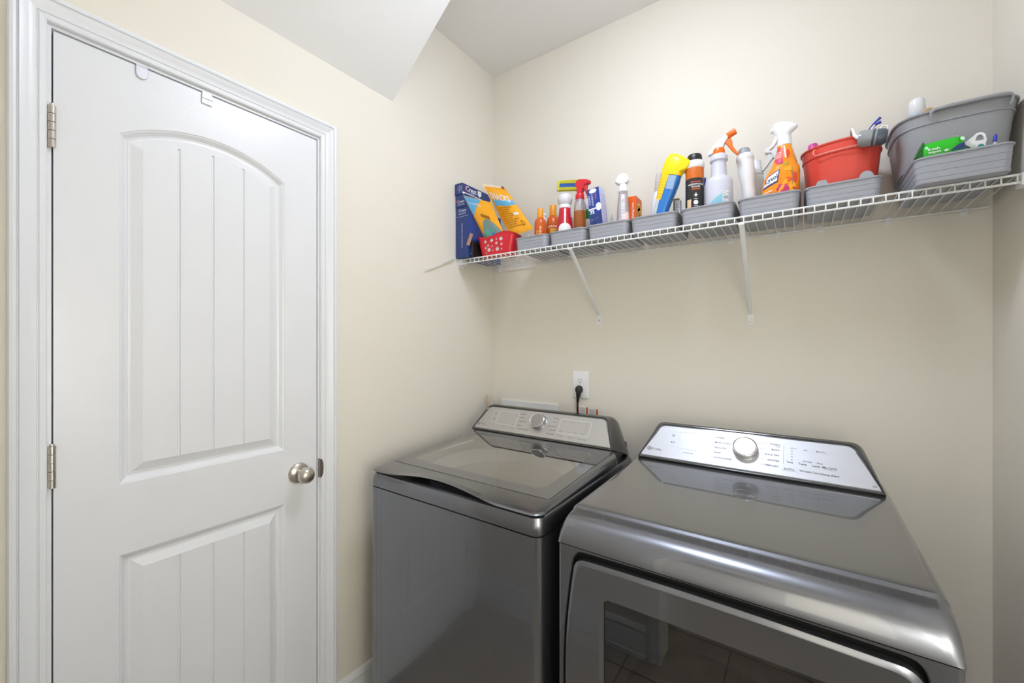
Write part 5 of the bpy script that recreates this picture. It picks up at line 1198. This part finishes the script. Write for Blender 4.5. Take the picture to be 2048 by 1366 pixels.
pr = Print(); fn = plane_fn((0, -0.0062, 0), (1, 0, 0), (0, 0, 1)); pr.ell(fn, 0.005, 0.022, 0.0065, 0.008, 0); pr.ell(fn, -0.006, 0.027, 0.003, 0.004, 1); pr.build('label_print', [mat('teal_print', srgb(40, 140, 140), 0.4), mat('mist_print', srgb(200, 214, 206), 0.4)], t)
t = thing('clear_tray', 'small clear plastic tray behind the green packet against the big grey tub', 'tray', (1.652, 1.4945, ZS + 0.112), rot=(0, R(-4), 0))
mb = MB(); mb.loft([rrect(-0.022, 0.026, -0.004, 0.004, 0.003, z) for z in (-0.108, 0.010)]); mb.build('tray', M_FILM, t, smooth=30)
mb = MB(); mb.box(-0.004, 0.015, -0.0055, -0.004, 0.002, 0.0055); mb.build('rim_highlight', M_WHITE, t, smooth=0)
t = thing('pen', 'small blue pen tip standing at the right end of the end bin', 'pen', (1.728, 1.478, ZS + 0.004), rot=(0, R(4), 0))
mb = MB(); mb.tube([(0, 0, 0), (0, 0, 0.082)], 0.0032, 10); mb.build('barrel', M_WHITE, t, smooth=60)
mb = MB(); mb.tube([(0, 0, 0.080), (0, 0, 0.094), (0, 0, 0.099)], [0.0036, 0.0034, 0.002], 10); mb.build('cap', MATS['royal_blue'], t, smooth=60)

# ------------------------------------------------------------------ behind the washer
ox, oz = 0.5135, 1.1555
t = thing('wall_outlet', 'white duplex power outlet with a black plug, on the wall above the washer', 'outlet', (ox, YB, oz))
mb = MB(); mb.loft([rrect(-0.0405, 0.0405, -0.0625, 0.0625, 0.003, d) for d in (0.0, 0.0035)] + [rrect(-0.0375, 0.0375, -0.0595, 0.0595, 0.003, 0.0058)])
mb.v = [(x, -z, y) for x, y, z in mb.v]; mb.build('cover_plate', M_WHITE, t, smooth=30)
for dz in (0.0195, -0.0195):
    mb = MB(); mb.loft([[(0.0172 * cos(R(a)) * 1.0, -d, dz + max(-0.0125, min(0.0125, 0.0172 * sin(R(a))))) for a in range(0, 360, 12)] for d in (0.0055, 0.0075)]); s = mb.build('socket_face', M_WHITE, t, smooth=30)
    for q in ((-0.0063, 0.0045, 0.0013, 0.0048), (0.0063, 0.0045, 0.0013, 0.0038)):
        mb = MB(); mb.box(q[0] - q[2] / 1.6, q[0] + q[2] / 1.6, -0.0078, -0.0070, dz + q[1] - q[3] / 1.3, dz + q[1] + q[3] / 1.3); mb.build('slot', M_BLACK, s, smooth=0)
    mb = MB(); mb.lathe([(0, 0.0070), (0.0026, 0.0070), (0.0026, 0.0078), (0, 0.0078)], (0, 0, dz - 0.0065), 12, ax='y'); mb.build('ground_hole', M_BLACK, s, smooth=30)
mb = MB(); mb.lathe([(0.0025, 0.0055), (0.0022, 0.0070), (0, 0.0072)], (0, 0, 0), 12, ax='y', cap0=False); mb.build('screw', M_WHITE, t, smooth=40)
t = thing('power_cord', 'black plug and cord in the lower socket, dropping behind the washer', 'power cord', (ox - 0.001, YB - 0.0085, oz - 0.020))
mb = MB(); mb.loft([[(a * cos(R(q)), -d, zc + b * sin(R(q))) for q in range(0, 360, 20)] for d, a, b, zc in ((0.0, 0.016, 0.018, 0.0), (0.012, 0.017, 0.019, 0.0), (0.020, 0.0155, 0.017, -0.001), (0.026, 0.010, 0.012, -0.003))]); mb.build('plug', M_BLACK, t, smooth=50)
mb = MB(); mb.tube([(0, -0.013, -0.010), (-0.001, -0.014, -0.024), (-0.003, -0.014, -0.038), (-0.005, -0.013, -0.060)], [0.0125, 0.0105, 0.0075, 0.0055], 12); mb.build('strain_relief', M_BLACK, t, smooth=60)
mb = MB(); mb.tube([(-0.005, -0.013, -0.055), (-0.006, -0.014, -0.09), (0.0, -0.018, -0.14), (0.01, -0.02, -0.30)], 0.0042, 10); mb.build('cord', M_BLACK, t, smooth=60)
t = thing('warning_tag', 'white and orange warning tag wrapped on the cord behind the washer console', 'tag', (0.572, 1.705, 1.036))
mb = MB(); mb.grid(lambda u, v: (-0.048 + 0.098 * u, 0.004 * sin(PI * u), -0.006 - 0.010 * u + 0.036 * v), 12, 4)
mb.build('tag_paper', M_PAPER, t, smooth=60, solid=0.0006)
pr = Print(); fn = lambda x, y: (-0.048 + 0.098 * x, 0.004 * sin(PI * x) - 0.0012, -0.006 - 0.010 * x + 0.036 * y)
pr.rect(fn, 0.0, 0.03, 0.02, 0.95, 0, 2); pr.rect(fn, 0.36, 0.46, 0.15, 0.98, 0, 3); pr.rect(fn, 0.86, 0.96, 0.15, 0.98, 0, 3)
for k in range(6): pr.rect(fn, 0.06, 0.32, 0.20 + 0.12 * k, 0.245 + 0.12 * k, 1, 3); pr.rect(fn, 0.50, 0.82, 0.20 + 0.12 * k, 0.245 + 0.12 * k, 1, 3)
pr.build('tag_print', [mat('burnt_orange_print', srgb(200, 92, 40), 0.5), MATS['grey_text']], t)
t = thing('washer_supply_box', 'white plastic frame of the recessed supply box on the wall behind the washer', 'supply box', (0.225, YB, 0.90))
mb = MB()
o_ = [(-0.165, -0.10), (0.165, -0.10), (0.165, 0.152), (-0.165, 0.152)]; i_ = [(-0.120, -0.055), (0.120, -0.055), (0.120, 0.085), (-0.120, 0.085)]
fill(mb, [[(x, -0.009, z) for x, z in o_], [(x, -0.009, z) for x, z in i_]])
mb.loft([[(x, 0, z) for x, z in o_], [(x, -0.009, z) for x, z in o_]], False, False); mb.loft([[(x, -0.009, z) for x, z in i_], [(x, -0.001, z) for x, z in i_]], False, True); mb.build('frame', M_WHITE, t, smooth=0, bevel=0.002)
t = thing('broom_stick', 'rounded end of a pale wooden stick standing in the corner behind the washer', 'stick', (0.030, 1.690, 0.0), rot=(R(0.6), R(-0.35), 0))
mb = MB(); mb.lathe([(0.010, 0.0), (0.0125, 0.02), (0.0125, 0.6), (0.0118, 1.066), (0.0105, 1.074), (0.006, 1.079), (0, 1.080)], n=16, sy=0.7); mb.build('stick', mat('pinkish_wood', srgb(204, 186, 170), 0.55, vary=0.08, vscale=20), t, smooth=60)
